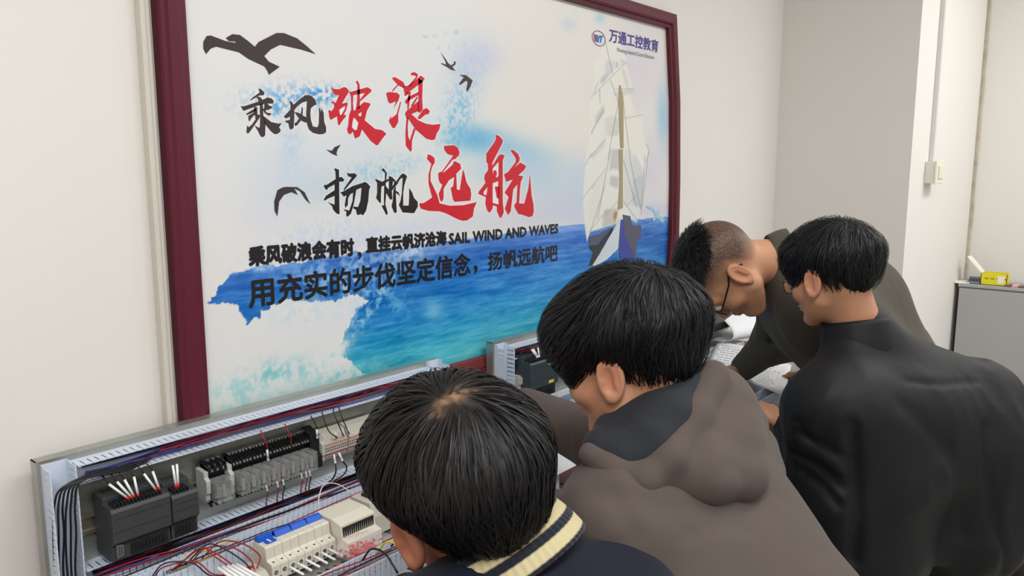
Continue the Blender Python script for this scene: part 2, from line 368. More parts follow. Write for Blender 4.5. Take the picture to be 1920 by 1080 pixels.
paint(cA([(250,60),(300,35),(345,30),(360,80),(410,190),(430,240),(330,260),(305,330),(420,262),(440,330),(480,470),(455,520),(500,700),(545,700),(560,800),(590,950),(620,1000),(615,1080),(100,1080),(110,880),(125,780),(115,620),(130,520),(150,400),(140,270),(180,210)]), (229, 227, 218))
paint(cB([(100,-10),(650,-10),(640,200),(600,550),(520,640),(130,760),(100,860),(80,700),(62,450),(85,150)]), (228, 228, 219))
for q_, col_, al_ in ((cB([(325,0),(400,0),(400,190),(340,180),(305,200)]), (196, 195, 192), .9), (cB([(315,245),(395,250),(388,360),(310,330)]), (192, 190, 188), .9),
                      (cB([(440,60),(620,60),(630,190),(600,550),(560,520),(440,510)]), (206, 208, 206), .8), (cB([(500,300),(620,220),(598,548),(520,500)]), (186, 196, 196), .7),
                      (cA([(330,700),(370,760),(360,870),(275,880),(300,780)]), (204, 203, 200), .8), (cA([(205,400),(290,310),(300,340),(215,450)]), (186, 186, 188), .8),
                      (cA([(160,720),(235,610),(240,680),(170,790)]), (190, 190, 190), .7), (cA([(380,300),(420,330),(450,480),(430,490)]), (206, 205, 202), .8),
                      (cA([(310,520),(480,470),(480,520),(330,540)]), (204, 204, 202), .8), (cA([(250,240),(345,250),(300,345),(240,380)]), (206, 206, 210), .8),
                      (cA([(240,730),(320,700),(280,880),(250,860)]), (212, 211, 206), .8), (cA([(130,1040),(250,900),(240,960),(140,1080)]), (208, 207, 202), .8),
                      (cB([(440,0),(520,0),(520,520),(440,540)]), (216, 218, 214), .7), (cB([(120,420),(280,160),(280,330),(200,640),(120,700)]), (222, 221, 211), .7),
                      (cB([(560,60),(590,50),(640,140),(628,210)]), (236, 236, 230), .9), (cB([(480,520),(590,550),(560,680),(500,640)]), (214, 222, 224), .9),
                      (cB([(260,560),(380,540),(370,680),(240,720)]), (176, 176, 170), .6), (cB([(350,580),(385,570),(370,640),(345,650)]), (176, 120, 70), .9)):
    paint(q_, col_, al_, 1.2)
for m_, o_, s_, pl in G:      # pale printed outline around the brush characters
    for lp in pl:
        p_ = lp[0] if isinstance(lp[0][0], (tuple, list)) else lp
        q_ = [(o_[0] + x / s_, o_[1] + y / s_) for x, y in p_]
        xs_, ys_ = [v[0] for v in q_], [v[1] for v in q_]
        sel = (PXX > min(xs_) - 5) & (PXX < max(xs_) + 5) & (PYY > min(ys_) - 5) & (PYY < max(ys_) + 5)
        X_, Y_ = PXX[sel], PYY[sel]; hit = np.zeros(X_.shape)
        for r_, wt in ((1.6, .16), (2.8, .10)):
            for k_ in range(8): hit += wt * inpoly(q_, X_ + r_ * math.cos(k_ * .785), Y_ + r_ * math.sin(k_ * .785))
        hit = np.clip(hit, 0, 1)[:, None]
        C[sel] = C[sel] + (np.array([240, 234, 234.]) - C[sel]) * hit * .85
C = np.clip(C, 0, 255) / 255
LC = np.where(C <= 0.04045, C / 12.92, ((C + 0.055) / 1.055) ** 2.4)
me = bpy.data.meshes.new('print')
idx = np.arange(NX * NZ).reshape(NZ, NX)
quads = np.stack([idx[:-1, :-1], idx[:-1, 1:], idx[1:, 1:], idx[1:, :-1]], -1).reshape(-1, 4)
me.vertices.add(NX * NZ); me.vertices.foreach_set('co', P3.astype(np.float32).ravel())
me.loops.add(quads.size); me.loops.foreach_set('vertex_index', quads.ravel().astype(np.int32))
me.polygons.add(len(quads)); me.polygons.foreach_set('loop_start', np.arange(0, quads.size, 4, dtype=np.int32))
me.update(calc_edges=True)
ca = me.color_attributes.new('ink', 'FLOAT_COLOR', 'POINT')
ca.data.foreach_set('color', np.concatenate([LC.reshape(-1, 3), np.ones((NX * NZ, 1))], 1).astype(np.float32).ravel())
PRINT = child(link('print', me, mat('printed vinyl', (255, 255, 255), 0.32, attr='ink', bump=(3, 0.05, 0.01), spec=0.4)), POST)

def flat(name, polys, m, o, s, lift=0.0006, parent=None, label=None):
    """polys: list of outlines (or [outline, hole...]) traced as flat print on the poster plane"""
    b = MB()
    for p in polys:
        loops = p if isinstance(p[0][0], (tuple, list)) else [p]
        loops = [[tuple(on_y(o[0] + q[0] / s, o[1] + q[1] / s, YP - lift)[[0, 2]]) for q in lp] for lp in loops]
        b.poly(loops, lambda x, z: (x, YP - lift, z))
    ob = child(b.build(name, m), POST); ob.parent = PRINT; ob.matrix_parent_inverse = Matrix.Identity(4); ob.location = (0, 0, 0)
    if label: ob['label'] = label
    return ob
PRINT.location = (0, 0, 0)

for m_, o_, s_, pl in G:
    flat('slogan_character', pl, m_, o_, s_, label='red brush character' if m_ is INK_R else 'black brush character')
birds = [((360, 40), 2.842, [(78,78),(100,75),(180,105),(235,115),(230,108),(195,105),(180,88),(215,68),(255,72),(300,105),(335,135),(355,110),(450,62),(490,62),(560,90),(610,130),(660,175),(580,150),(470,125),(420,150),(385,185),(410,215),(468,242),(410,285),(400,262),(385,240),(300,200),(250,165),(130,135),(100,145),(75,175),(60,145),(60,110)]),
 ((760, 40), 4.908, [(322,280),(370,345),(395,385),(420,405),(445,390),(450,365),(465,375),(460,400),(435,415),(440,430),(465,455),(420,445),(375,415),(330,390),(335,383),(375,398),(370,370)]),
 ((760, 40), 4.908, [(498,492),(560,495),(620,545),(600,600),(570,650),(560,630),(575,560),(560,545),(510,583),(492,580),(520,540),(540,515)]),
 ((360, 40), 2.842, [(715,683),(745,690),(760,670),(793,657),(775,685),(770,705),(775,718),(745,705)]),
 ((360, 40), 2.842, [(440,1010),(438,960),(455,900),(480,886),(500,882),(560,883),(600,910),(632,975),(605,950),(575,905),(545,890),(565,925),(530,910),(490,925),(465,960),(455,1040)])]
for o_, s_, p_ in birds: flat('bird_silhouette', [p_], INK_B, o_, s_)
# tall ship (printed)
A = ((1080, 60), 4.5); B = ((1080, 280), 4.909)
cA = lambda pts: [(1080 + x / 4.5, 60 + y / 4.5) for x, y in pts]
cB = lambda pts: [(1080 + x / 4.909, 280 + y / 4.909) for x, y in pts]
def ship(name, pts, rgb, lift):
    m = ink('ship ink %d %d %d' % rgb, rgb)
    if name == 'printed_rigging': flat(name, pts, m, (0, 0), 1.0, lift)['kind'] = 'stuff'
    else:
        for i, p in enumerate(pts): flat(name, [p], m, (0, 0), 1.0, lift + i * .00003)
ship('printed_mast', [cA([(365,450),(378,450),(400,550),(402,980),(375,980),(358,570)]), cB([(395,0),(432,0),(432,540),(385,560),(402,300)])], (166, 152, 116), .0011)
ln = []
def line(p, q, w_=0.45):
    dx, dy = q[0] - p[0], q[1] - p[1]; n = math.hypot(dx, dy); dx, dy = -dy / n * w_ / 2, dx / n * w_ / 2
    ln.append([(p[0] + dx, p[1] + dy), (q[0] + dx, q[1] + dy), (q[0] - dx, q[1] - dy), (p[0] - dx, p[1] - dy)])
for s_, q_ in ((cA, [((250,80),(310,350)),((120,560),(430,250)),((150,520),(190,420)),((290,400),(355,580)),((160,790),(130,860)),((130,850),(240,650)),((120,1060),(250,900)),((360,580),(270,1080)),((400,580),(460,1080)),((330,480),(490,480)),((400,730),(560,700)),((590,940),(620,1000)),((345,250),(350,300)),((380,230),(410,255)),((200,480),(205,600)),((620,1000),(600,1080))]),
               (cB, [((320,0),(200,640)),((270,330),(130,770)),((280,170),(55,460)),((180,310),(150,360)),((150,30),(85,150)),((670,20),(600,600)),((440,100),(560,540)),((500,100),(600,560)),((560,420),(470,520)),((640,60),(600,540)),((240,640),(420,440)),((300,540),(120,760)),((440,480),(600,700)),((350,700),(240,960)),((370,640),(200,1040))])):
    for a_, b_ in q_: line(*s_([a_, b_]))
ship('printed_rigging', ln, (158, 158, 156), .0012)
ship('printed_hull', [cB([(120,890),(210,880),(240,830),(330,720),(345,735),(215,960),(150,1070),(120,1070),(160,950),(130,920)])], (44, 54, 54), .0012)
ship('printed_hull', [cB([(410,620),(400,900),(290,1010),(190,1070),(150,1070),(220,960),(340,750)])], (204, 214, 218), .0013)
ship('printed_hull', [cB([(410,650),(440,640),(450,800),(540,980),(420,1060),(390,900)])], (58, 70, 152), .0014)
ship('printed_hull', [cB([(430,600),(500,615),(520,700),(600,700),(600,800),(560,850),(550,1070),(450,820),(445,700)]), cB([(125,800),(210,780),(330,715),(250,800),(200,875),(125,890)])], (84, 86, 104), .0013)
ship('printed_gull', [cB([(645,520),(700,525),(740,580),(770,560),(760,600),(810,640),(800,685),(770,650),(740,630),(715,665),(700,640),(730,610),(705,560),(655,540)])], (156, 200, 212), .0012)

# printed words set in a font, fitted to the box they fill on the plane
def words(name, txt, c0, c1, m, bold=0.02, lift=0.0009, shear=0.0, parent=None, label=None):
    """c0 = lower left pixel, c1 = upper right pixel on the poster"""
    a = on_y(*c0, YP); b = on_y(*c1, YP)
    return words_box(name, txt, a[0], b[0], a[2], b[2], YP - lift, m, bold, shear, PRINT, label)
def words_box(name, txt, x0, x1, z0, z1, y, m, bold=0.02, shear=0.0, parent=None, label=None):
    cu = bpy.data.curves.new('t', 'FONT'); cu.body = txt; cu.size = 1; cu.shear = shear; cu.resolution_u = 2
    ob = bpy.data.objects.new('t', cu); COL.objects.link(ob)
    dg = bpy.context.evaluated_depsgraph_get(); dg.update()
    me = bpy.data.meshes.new_from_object(ob.evaluated_get(dg)); bpy.data.objects.remove(ob)
    n = len(me.vertices); co = np.zeros(n * 3, np.float32); me.vertices.foreach_get('co', co); co = co.reshape(-1, 3)
    lo, hi = co.min(0), co.max(0)
    out = np.zeros_like(co); out[:, 0] = x0 + (co[:, 0] - lo[0]) / (hi[0] - lo[0]) * (x1 - x0)
    out[:, 2] = z0 + (co[:, 1] - lo[1]) / (hi[1] - lo[1]) * (z1 - z0); out[:, 1] = y
    F = [tuple(p.vertices) for p in me.polygons]; bpy.data.meshes.remove(me)
    b = MB(); k = bold * (z1 - z0)
    for q, (ux, uz) in enumerate(((0, 0), (-1, 0), (1, 0), (0, 1), (0, -1), (.7, .7), (-.7, .7), (.7, -.7), (-.7, -.7)) if bold else ((0, 0),)):
        b.add(out + np.array([ux * k, -q * 0.00001, uz * k]), F)
    me = bpy.data.meshes.new(name); me.from_pydata(b.v, [], b.f)
    o = link(name, me, m)
    if parent is not None:
        o.parent = parent
    if label: o['label'] = label
    return o
words('caption_line', '乘风破浪会有时', (468, 499), (662, 447), INK_K, 0.06)
words('caption_line', ',', (671, 487), (677, 472), INK_K, 0.03)
words('caption_line', '直挂云帆济沧海', (687, 474), (836, 433), INK_K, 0.06)
words('caption_line', 'SAIL WIND AND WAVES', (842, 458), (1046, 420), INK_K, 0.06)
words('caption_line', '用充实的步伐坚定信念', (468, 577), (881, 474), INK_K, 0.03)
words('caption_line', ',', (888, 514), (895, 497), INK_K, 0.03)
words('caption_line', '扬帆远航吧', (915, 508), (1045, 458), INK_K, 0.03)
INK_P = ink('violet logo ink', (66, 52, 140)); INK_L = ink('blue logo ink', (30, 110, 180)); INK_O = ink('crimson logo ink', (176, 50, 70))
words('logo_words', '万通工控教育', (1142, 78), (1234, 76), INK_P, 0.02, lift=.0016)
words('logo_words', 'Wantong Industrial Control Education', (1156, 99), (1226, 104), ink('grey logo ink', (90, 86, 120)), 0.0, lift=.0016)

# round emblem beside the violet words
ringp = [(1123 + 12.6 * math.cos(a) - .5 * math.sin(a), 72 + 14.2 * math.sin(a) + 4.2 * math.cos(a)) for a in np.linspace(0, 2 * math.pi, 40, endpoint=False)]
ringi = [(1123 + 11.6 * math.cos(a) - .5 * math.sin(a), 72 + 13.1 * math.sin(a) + 3.9 * math.cos(a)) for a in np.linspace(0, 2 * math.pi, 40, endpoint=False)]
flat('emblem_ring', [[ringp, ringi]], INK_P, (0, 0), 1.0, .0016)
eA = lambda pts: [(1080 + x / 10.667, 40 + y / 10.667) for x, y in pts]
flat('emblem_stroke', [eA([(360,248),(392,262),(404,400),(372,400)])], INK_O, (0, 0), 1.0, .0016)
flat('emblem_stroke', [eA([(405,262),(432,268),(440,330),(456,285),(500,282),(548,292),(546,320),(522,318),(502,428),(478,424),(496,316),(474,312),(450,424),(428,418),(404,400)])], INK_L, (0, 0), 1.0, .0016)

# ------------------------------------------------------------------ poster frame (four mitred rails)
M_frame = mat('maroon lacquered wood', (92, 32, 46), 0.45, noise=(2.5, 0.10), stretch=(1, 1, .2), spec=.3)
M_frame2 = mat('scuffed maroon wood', (112, 44, 44), 0.5, noise=(14, 0.28), stretch=(.25, 1, 3))
path = [(XL, ZB), (right_x(1.017), ZB)] + [(right_x(z), z) for z in (1.1, 1.16, 1.23, 1.3, 1.4, 1.5, 1.65, 1.8, 1.93)] + [(right_x(ZT), ZT), (XL, ZT)]
corner = [0, 1, 11, 12]
prof = [(0.0, -0.002), (0.0, -0.026), (0.010, -0.028), (0.014, -0.035), (0.020, -0.037), (0.040, -0.037), (0.044, -0.031), (0.052, -0.030), (0.055, -0.024), (0.055, -0.0003)]
prof_low = [(0.0, -0.002), (0.0, -0.020), (0.004, -0.026), (0.030, -0.028), (0.033, -0.024), (0.036, -0.029), (0.062, -0.030), (0.066, -0.026), (0.070, -0.0003)]
def offs(i):
    n = len(path); p0, p1, p2 = [np.array(path[k % n]) for k in (i - 1, i, i + 1)]
    def nrm(a, b):
        d = (b - a) / np.linalg.norm(b - a); return np.array([d[1], -d[0]])
    a, b = nrm(p0, p1), nrm(p1, p2); m = a + b
    return m / (m @ m) * 2
for s_, e_, pr, m_ in ((0, 1, prof_low, M_frame2), (1, 11, prof, M_frame), (11, 12, prof, M_frame), (12, 13, prof, M_frame)):
    b = MB(); V = []; n = len(pr)
    for i in range(s_, e_ + 1):
        o = offs(i % 13); p = np.array(path[i % 13])
        for d, h in pr: V.append((p[0] + o[0] * d, h, p[1] + o[1] * d))
    k = e_ - s_ + 1
    F = [(i * n + j, i * n + (j + 1) % n, (i + 1) * n + (j + 1) % n, (i + 1) * n + j) for i in range(k - 1) for j in range(n)]
    F += [tuple(range(n)), tuple(range((k - 1) * n, k * n))[::-1]]
    b.add(V, F); o = child(b.build('frame_rail', m_), POST)
    if m_ is M_frame2: o['label'] = 'scuffed reddish brown bottom rail'

# ------------------------------------------------------------------ desk
TZ = 0.778
M_desk = mat('maroon desk laminate', (98, 46, 44), 0.42, noise=(5, 0.12), stretch=(.3, 1, 1))
M_leg = mat('grey steel', (120, 122, 124), 0.45, 0.6)
def desk(x0, x1, label):
    d = empty('work_desk', label, 'desk', (x0, -0.4, 0), 'maroon desks in a row along the wall')
    child(MB().box(x0, x1, -0.64, -0.032, TZ - 0.028, TZ).build('desktop', M_desk, bevel=0.003), d)
    child(MB().box(x0 + .04, x1 - .04, -0.50, -0.48, 0.40, TZ - 0.028).build('modesty_panel', M_desk), d)
    for lx in (x0 + .03, x1 - .07):
        for ly in (-0.60, -0.10): child(MB().box(lx, lx + .04, ly, ly + .04, 0, TZ - 0.028).build('leg', M_leg), d)
desk(-0.35, 1.50, 'maroon desk along the wall under the near control board')
desk(1.505, 3.36, 'maroon desk along the wall under the far control boards')

# ------------------------------------------------------------------ control board pieces
M_duct = mat('pale blue grey duct plastic', (204, 214, 228), 0.35, noise=(12, .03), spec=.5)
M_zinc = mat('galvanised plate', (172, 172, 164), 0.34, 0.75, noise=(9, 0.22), bump=(30, .15, .002))
M_rail = mat('zinc rail', (196, 190, 170), 0.25, 0.9)
M_plc = mat('charcoal device plastic', (58, 60, 62), 0.5, noise=(30, .06))
M_plc2 = mat('dark slot plastic', (30, 31, 33), 0.45)
M_tealplc = mat('dark slate device plastic', (52, 62, 66), 0.45)
M_blk = mat('black moulded plastic', (24, 24, 26), 0.38)
M_grey = mat('light grey device plastic', (176, 176, 172), 0.5)
M_beige = mat('off white device plastic', (214, 208, 192), 0.42, noise=(20, .02))
M_beige2 = mat('warm grey terminal plastic', (190, 186, 174), 0.5)
M_blue = mat('blue toggle plastic', (28, 88, 196), 0.3)
M_chrome = mat('screw metal', (214, 214, 210), 0.2, 1.0)
M_clear = mat('clear relay cover', (226, 228, 226), 0.08, alpha=0.15, spec=1.0)
M_white = mat('white sleeve', (236, 236, 234), 0.45)
M_red = mat('red sleeve', (196, 34, 40), 0.4)
M_orange = mat('coral marker strip', (214, 120, 104), 0.5)
M_dark = mat('dark hole', (26, 26, 28), 0.8)
WIRE = {'red': mat('red wire', (150, 24, 44), 0.42), 'blue': mat('blue wire', (40, 56, 140), 0.42), 'navy': mat('navy wire', (26, 32, 60), 0.42),
        'black': mat('black wire', (24, 24, 27), 0.42), 'yellow': mat('yellow green wire', (206, 200, 70), 0.45), 'white': mat('white wire', (222, 222, 218), 0.45)}

def finger_duct(L, W, H, pitch=0.0125):
    """U channel along +x, base at z=0 opening to +z, y in 0..W; walls are slotted fingers"""
    b = MB(); b.box(0, L, 0, W, 0, 0.0016)
    n = int(L / pitch); hb = H * 0.30
    for y0, y1 in ((0, 0.0016), (W - 0.0016, W)):
        b.box(0, L, y0, y1, 0.0016, hb)
        for i in range(n):
            x = (i + 0.5) * pitch
            b.box(x - 0.0048, x + 0.0050, y0, y1, hb, H - 0.0045)
            b.box(x - 0.0056, x + 0.0058, y0 - 0.0004, y1 + 0.0004, H - 0.0045, H)
    return b
def place_mb(b, M):
    b.v = [tuple(M @ Vector(p)) for p in b.v]; return b
def MX(origin, ex, ey, ez):
    return Matrix(((ex[0], ey[0], ez[0], origin[0]), (ex[1], ey[1], ez[1], origin[1]), (ex[2], ey[2], ez[2], origin[2]), (0, 0, 0, 1)))
def din_rail(x0, x1, z, y=-0.06):
    b = MB()
    pr = [(y, z - .0175), (y, z + .0175)]
    b.box(x0, x1, y - .0075, y - .0065, z - .0175, z - .0125); b.box(x0, x1, y - .0075, y - .0065, z + .0125, z + .0175)
    b.box(x0, x1, y - .0075, y, z - .0130, z - .0120); b.box(x0, x1, y - .0075, y, z + .0120, z + .0130)
    b.box(x0, x1, y - .001, y - .0002, z - .012, z + .012); return b
def board(x0, x1, label, z0=0.7795, z1=1.056, right_duct=True):
    r = empty('control_board', label, 'control board', (x0, -0.06, z0), 'upright zinc control boards leaning on the wall')
    p = MB().box(x0, x1, -0.060, -0.058, z0, z1)
    p.box(x0, x0 + .0015, -0.058, -0.034, z0, z1); p.box(x1 - .0015, x1, -0.058, -0.034, z0, z1); p.box(x0, x1, -0.058, -0.034, z1 - .0015, z1)
    p.box(x0, x1, -0.058, -0.034, z0, z0 + .0015)
    child(p.build('back_plate', M_zinc), r)
    # vertical duct at the left edge; base on the plate, fingers toward the room (-y)
    vd = finger_duct(z1 - z0 - .012, .042, .040); place_mb(vd, MX((x0 + .048, -0.0602, z0 + .006), (0, 0, 1), (-1, 0, 0), (0, -1, 0)))
    child(vd.build('wiring_duct', M_duct), r)
    for zz in (1.011, 0.812):
        hd = finger_duct(x1 - x0 - (.052 if not right_duct else .098), .034 if zz > .9 else .040, .040)
        place_mb(hd, MX((x0 + .0505, -0.0602, zz), (1, 0, 0), (0, 0, 1), (0, -1, 0)))
        child(hd.build('wiring_duct', M_duct), r)
    if right_duct:
        vd = finger_duct(z1 - z0 - .004, .044, .040); place_mb(vd, MX((x1 - .002, -0.0602, z0 + .006), (0, 0, 1), (-1, 0, 0), (0, -1, 0)))
        child(vd.build('wiring_duct', M_duct), r)
    child(din_rail(x0 + .052, x1 - (.05 if right_duct else .004), 0.921).build('mounting_rail', M_rail), r)
    return r
BOARDS = []
BOARDS.append(board(.462, 1.424, 'long upright zinc board with relays and black controller nearest the camera'))
BOARDS.append(board(1.640, 2.70, 'upright zinc board with slate controller behind the hooded man', z1=1.062, right_duct=False))
BOARDS.append(board(2.74, 3.20, 'upright zinc board with stepped black modules under the short-haired man', z1=1.062, right_duct=False))

# main controller on the near board
def screw(b, x, y, z, r=.0022, axis='y', h=.0015):
    if axis == 'y': b.cyl((x, y, z), (x, y - h, z), r, 8)
    else: b.cyl((x, y, z), (x, y, z + h), r, 8)
def controller(x0, x1, z0, z1, y1, label, m=M_plc, port=True, name='plc_controller', group=None, mark=False):
    r = empty(name, label, 'controller', (x0, -.068, z0), group)
    yb = -.0682; h = z1 - z0
    pr = [(yb, z0 + .004), (yb - .03, z0), (y1 + .010, z0), (y1 + .010, z0 + .028), (y1, z0 + .036), (y1, z1 - .020), (y1 + .004, z1 - .014), (y1 + .034, z1 - .012), (y1 + .034, z1 - .002), (y1 + .040, z1), (yb, z1)]
    b = MB().prism(pr, x0, x1, 0)
    child(b.build('body', m, bevel=.0008), r)
    b = MB(); n = max(4, int((x1 - x0 - .016) / .0062))
    for i in range(n):       # comb of terminal slots at the top ledge and a lower row
        x = x0 + .008 + i * .0062
        b.box(x, x + .0040, y1 + .006, y1 + .030, z1 - .0125, z1 - .0070)
        b.box(x, x + .0014, y1 + .0035, y1 + .0055, z1 - .0155, z1 - .0080)
    child(b.build('terminal_strip', M_plc2), r)
    b = MB(); xs = x0 + (.034 if port else .008); n = int((x1 - xs - .006) / .0062)
    b.box(xs - .002, x1 - .004, y1 + .0085, y1 + .0103, z0 + .003, z0 + .024)
    child(b.build('terminal_recess', M_dark), r)
    b = MB()
    for i in range(n):
        x = xs + i * .0062
        screw(b, x + .002, y1 + .0085, z0 + .008, .0021); b.box(x, x + .0042, y1 + .006, y1 + .0085, z0 + .0135, z0 + .021)
    child(b.build('terminal_row', M_plc2), r)
    b = MB()
    for i in range(int((x1 - x0 - .02) / .005)): b.box(x0 + .01 + i * .005, x0 + .0125 + i * .005, yb - .004, yb - .020, z1 - .0002, z1 + .0004)
    child(b.build('vent_slot', M_dark), r)
    b = MB().box(x0 + .003, x1 - .003, y1 - .0003, y1, z0 + .0555, z0 + .0562); b.box(x0 + .003, x1 - .003, y1 - .0003, y1, z1 - .0325, z1 - .0318)
    child(b.build('seam', M_dark), r)
    if port:
        b = MB().prism([(x0 + .006, z0 + .006), (x0 + .018, z0 + .009), (x0 + .018, z0 + .029), (x0 + .006, z0 + .032)], y1 + .004, y1 + .0105, 1)
        q = child(b.build('serial_port', mat('port shell', (150, 148, 142), .35, .8)), r)
        b = MB()
        for k in range(5): b.cyl((x0 + .010, y1 + .0045, z0 + .011 + k * .004), (x0 + .010, y1 + .003, z0 + .011 + k * .004), .0011, 6)
        for k in range(4): b.cyl((x0 + .014, y1 + .0045, z0 + .013 + k * .004), (x0 + .014, y1 + .003, z0 + .013 + k * .004), .0011, 6)
        b = b.build('port_holes', M_dark, q); b.matrix_parent_inverse = Matrix.Translation(r.location).inverted()
        b.parent = q; b.matrix_parent_inverse = Matrix.Identity(4)
        MB_ = MB()
    if mark:
        child(MB().box(x1 - .045, x1 - .022, y1 - .0006, y1, z0 + .024 + .016, z0 + .048).build('warning_label', mat('yellow label', (226, 204, 60), .5), None), r)
        child(MB().box(x1 - .050, x1 - .034, y1 - .0006, y1, z1 - .032, z1 - .029).build('name_strip', mat('teal print', (110, 180, 170), .5), None), r)
    return r
controller(.545, .650, .865, .977, -.140, 'wide charcoal controller with serial port at left of the near board')
controller(.653, .704, .867, .968, -.140, 'narrow charcoal expansion module right of the wide charcoal controller', port=False, name='expansion_module')
controller(1.700, 1.830, .890, 1.018, -.150, 'dark slate controller with yellow label on the middle board', m=M_tealplc, port=False, mark=True)
g_ = mat('slate stepped module', (70, 76, 80), .5)
for i in range(3):
    controller(2.80 + i * .10, 2.896 + i * .10, .90, 1.008, -.145, ['left', 'middle', 'right'][i] + ' dark stepped module of three on the far board', m=g_, port=False, name='expansion_module', group='dark modules on the far board')
e = MB().box(3.10, 3.112, -.155, -.068, .93, 1.02); e.box(3.10, 3.112, -.165, -.155, .965, 1.02)
tag(e.build('end_bracket', M_blk), 'black end clamp right of the dark modules on the far board', 'clamp')
# end clamp left of slate controller
e = MB().box(1.688, 1.698, -.115, -.068, .90, .965); e.box(1.686, 1.700, -.120, -.108, .905, .925); e.box(1.686, 1.700, -.120, -.108, .940, .960)
tag(e.build('end_bracket', M_grey), 'grey end clamp beside the slate controller', 'clamp')

# relays in their sockets
def end_clamp(x, label):
    r = MB().prism([(-.068, .899), (-.098, .899), (-.104, .905), (-.104, .918), (-.108, .921), (-.108, .946), (-.100, .952), (-.100, .963), (-.068, .966)], x, x + .009, 0)
    for z in (.910, .930, .940): r.cyl((x + .0045, -.1082, z), (x + .0045, -.1060, z), .0022, 8)
    tag(r.build('end_bracket', M_grey, bevel=.0006), label, 'clamp', 'grey end clamps on the near board')
end_clamp(.738, 'grey end clamp left of the lone clear relay'); end_clamp(.789, 'grey end clamp between lone relay and relay row'); end_clamp(1.011, 'grey end clamp between relay row and terminal block')
def relay(x, w, label, group):
    r = empty('plug_in_relay', label, 'relay', (x, -.068, .895), group)
    b = MB().prism([(-.068, .893), (-.092, .893), (-.092, .944), (-.086, .946), (-.086, .954), (-.096, .956), (-.096, .966), (-.080, .970), (-.080, .980), (-.068, .980)], x, x + w - .0006, 0)
    for k in range(3): b.box(x + .002 + k * w / 3.2, x + .004 + k * w / 3.2, -.100, -.090, .888, .894)
    for k in range(4): b.box(x + k * (w - .0018) / 3, x + k * (w - .0018) / 3 + .0012, -.0975, -.068, .955, .972)
    child(b.build('socket', M_blk), r)
    b = MB()
    for k in range(3):
        sx = x + w * (.2 + .3 * k)
        b.tube([(sx, -.0965, .961), (sx, -.0990, .961)], [.0030, .0026], 8); b.tube([(sx, -.0790, .9800), (sx, -.0845, .9790)], [.0030, .0026], 8); b.tube([(sx, -.088, .9665), (sx, -.0885, .9690)], [.0030, .0026], 8)
    child(b.build('screw_row', M_chrome, smooth=False), r)
    b = MB().box(x + .001, x + w - .0018, -.128, -.0925, .903, .945)
    child(b.build('clear_cover', M_clear, bevel=.0012), r)
    b = MB().box(x + .004, x + w - .005, -.112, -.095, .908, .922); b.tube([(x + w / 2, -.118, .911), (x + w / 2, -.118, .934)], .0042, 10)
    b.box(x + .003, x + .005, -.122, -.095, .922, .940); b.box(x + w - .007, x + w - .005, -.122, -.095, .922, .940)
    child(b.build('coil', mat('relay coil', (128, 126, 120), .5)), r)
relay(.7485, .040, 'lone double clear relay between two grey end clamps', None)
W_ = (1.010 - .7990) / 9
for i in range(9):
    o_ = ['first', 'second', 'third', 'fourth', 'fifth', 'sixth', 'seventh', 'eighth', 'ninth'][i]
    if i < 8: relay(.7990 + i * W_, W_, o_ + ' clear relay from the left in the long relay row', 'clear relays in black sockets in the near row')
b = MB().prism([(-.068, .898), (-.110, .898), (-.110, .925), (-.100, .930), (-.100, .972), (-.068, .985)], .799 + 8 * W_, 1.010, 0)
tag(b.build('relay_socket', M_blk, bevel=.001), 'empty black relay socket at the right end of the relay row', 'relay socket')
# terminal block right of the relays
tb = empty('terminal_block', 'warm grey terminal block with coral strips right of the relays', 'terminal block', (1.02, -.068, .9))
b = MB(); o2 = MB(); h2 = MB()
for i in range(30):
    x = 1.022 + i * .0053
    if i == 12: continue
    b.prism([(-.068, .900), (-.090, .900), (-.098, .906), (-.098, .915), (-.104, .920), (-.104, .944), (-.096, .950), (-.090, .964), (-.068, .968)], x, x + .0048, 0)
    o2.box(x + .0004, x + .0044, -.1048, -.104, .938, .9415); o2.box(x + .0004, x + .0044, -.0988, -.098, .9115, .9145)
    for z, y in ((.926, -.1042), (.932, -.1042), (.9085, -.0982)): h2.box(x + .0012, x + .0036, y - .0003, y + .0005, z - .0016, z + .0016)
for nm, q, m_ in (('terminal', b, M_beige2), ('marker_strip', o2, M_orange), ('wire_hole', h2, M_dark)):
    q = child(q.build(nm, m_), tb); q['kind'] = 'stuff'

# ------------------------------------------------------------------ flat lying board in front: ducts, breakers, supply
fb = empty('flat_board', 'zinc board lying flat on the near desk with breakers', 'control board', (.5, -.3, TZ))
child(MB().box(.50, 1.44, -.56, -.105, TZ + .0005, TZ + .004).box(.50, 1.44, -.56, -.5585, TZ + .004, TZ + .02).build('back_plate', M_zinc), fb)
for y0, wd, hh in ((-.203, .042, .058), (-.452, .044, .060)):
    hd = finger_duct(.93, wd, hh); place_mb(hd, MX((.505, y0, TZ + .0042), (1, 0, 0), (0, 1, 0), (0, 0, 1)))
    child(hd.build('wiring_duct', M_duct), fb)
hd = finger_duct(.93, .036, .056); place_mb(hd, MX((.505, -.147, TZ + .0042), (1, 0, 0), (0, 1, 0), (0, 0, 1)))
child(hd.build('wiring_duct', M_duct), fb)
b = MB().box(.52, 1.42, -.2625, -.2275, TZ + .0042, TZ + .0115); child(b.build('mounting_rail', M_rail), fb)
b = MB().box(.52, 1.42, -.5325, -.4975, TZ + .0042, TZ + .0115); child(b.build('mounting_rail', M_rail), fb)
Zp = TZ + .0118
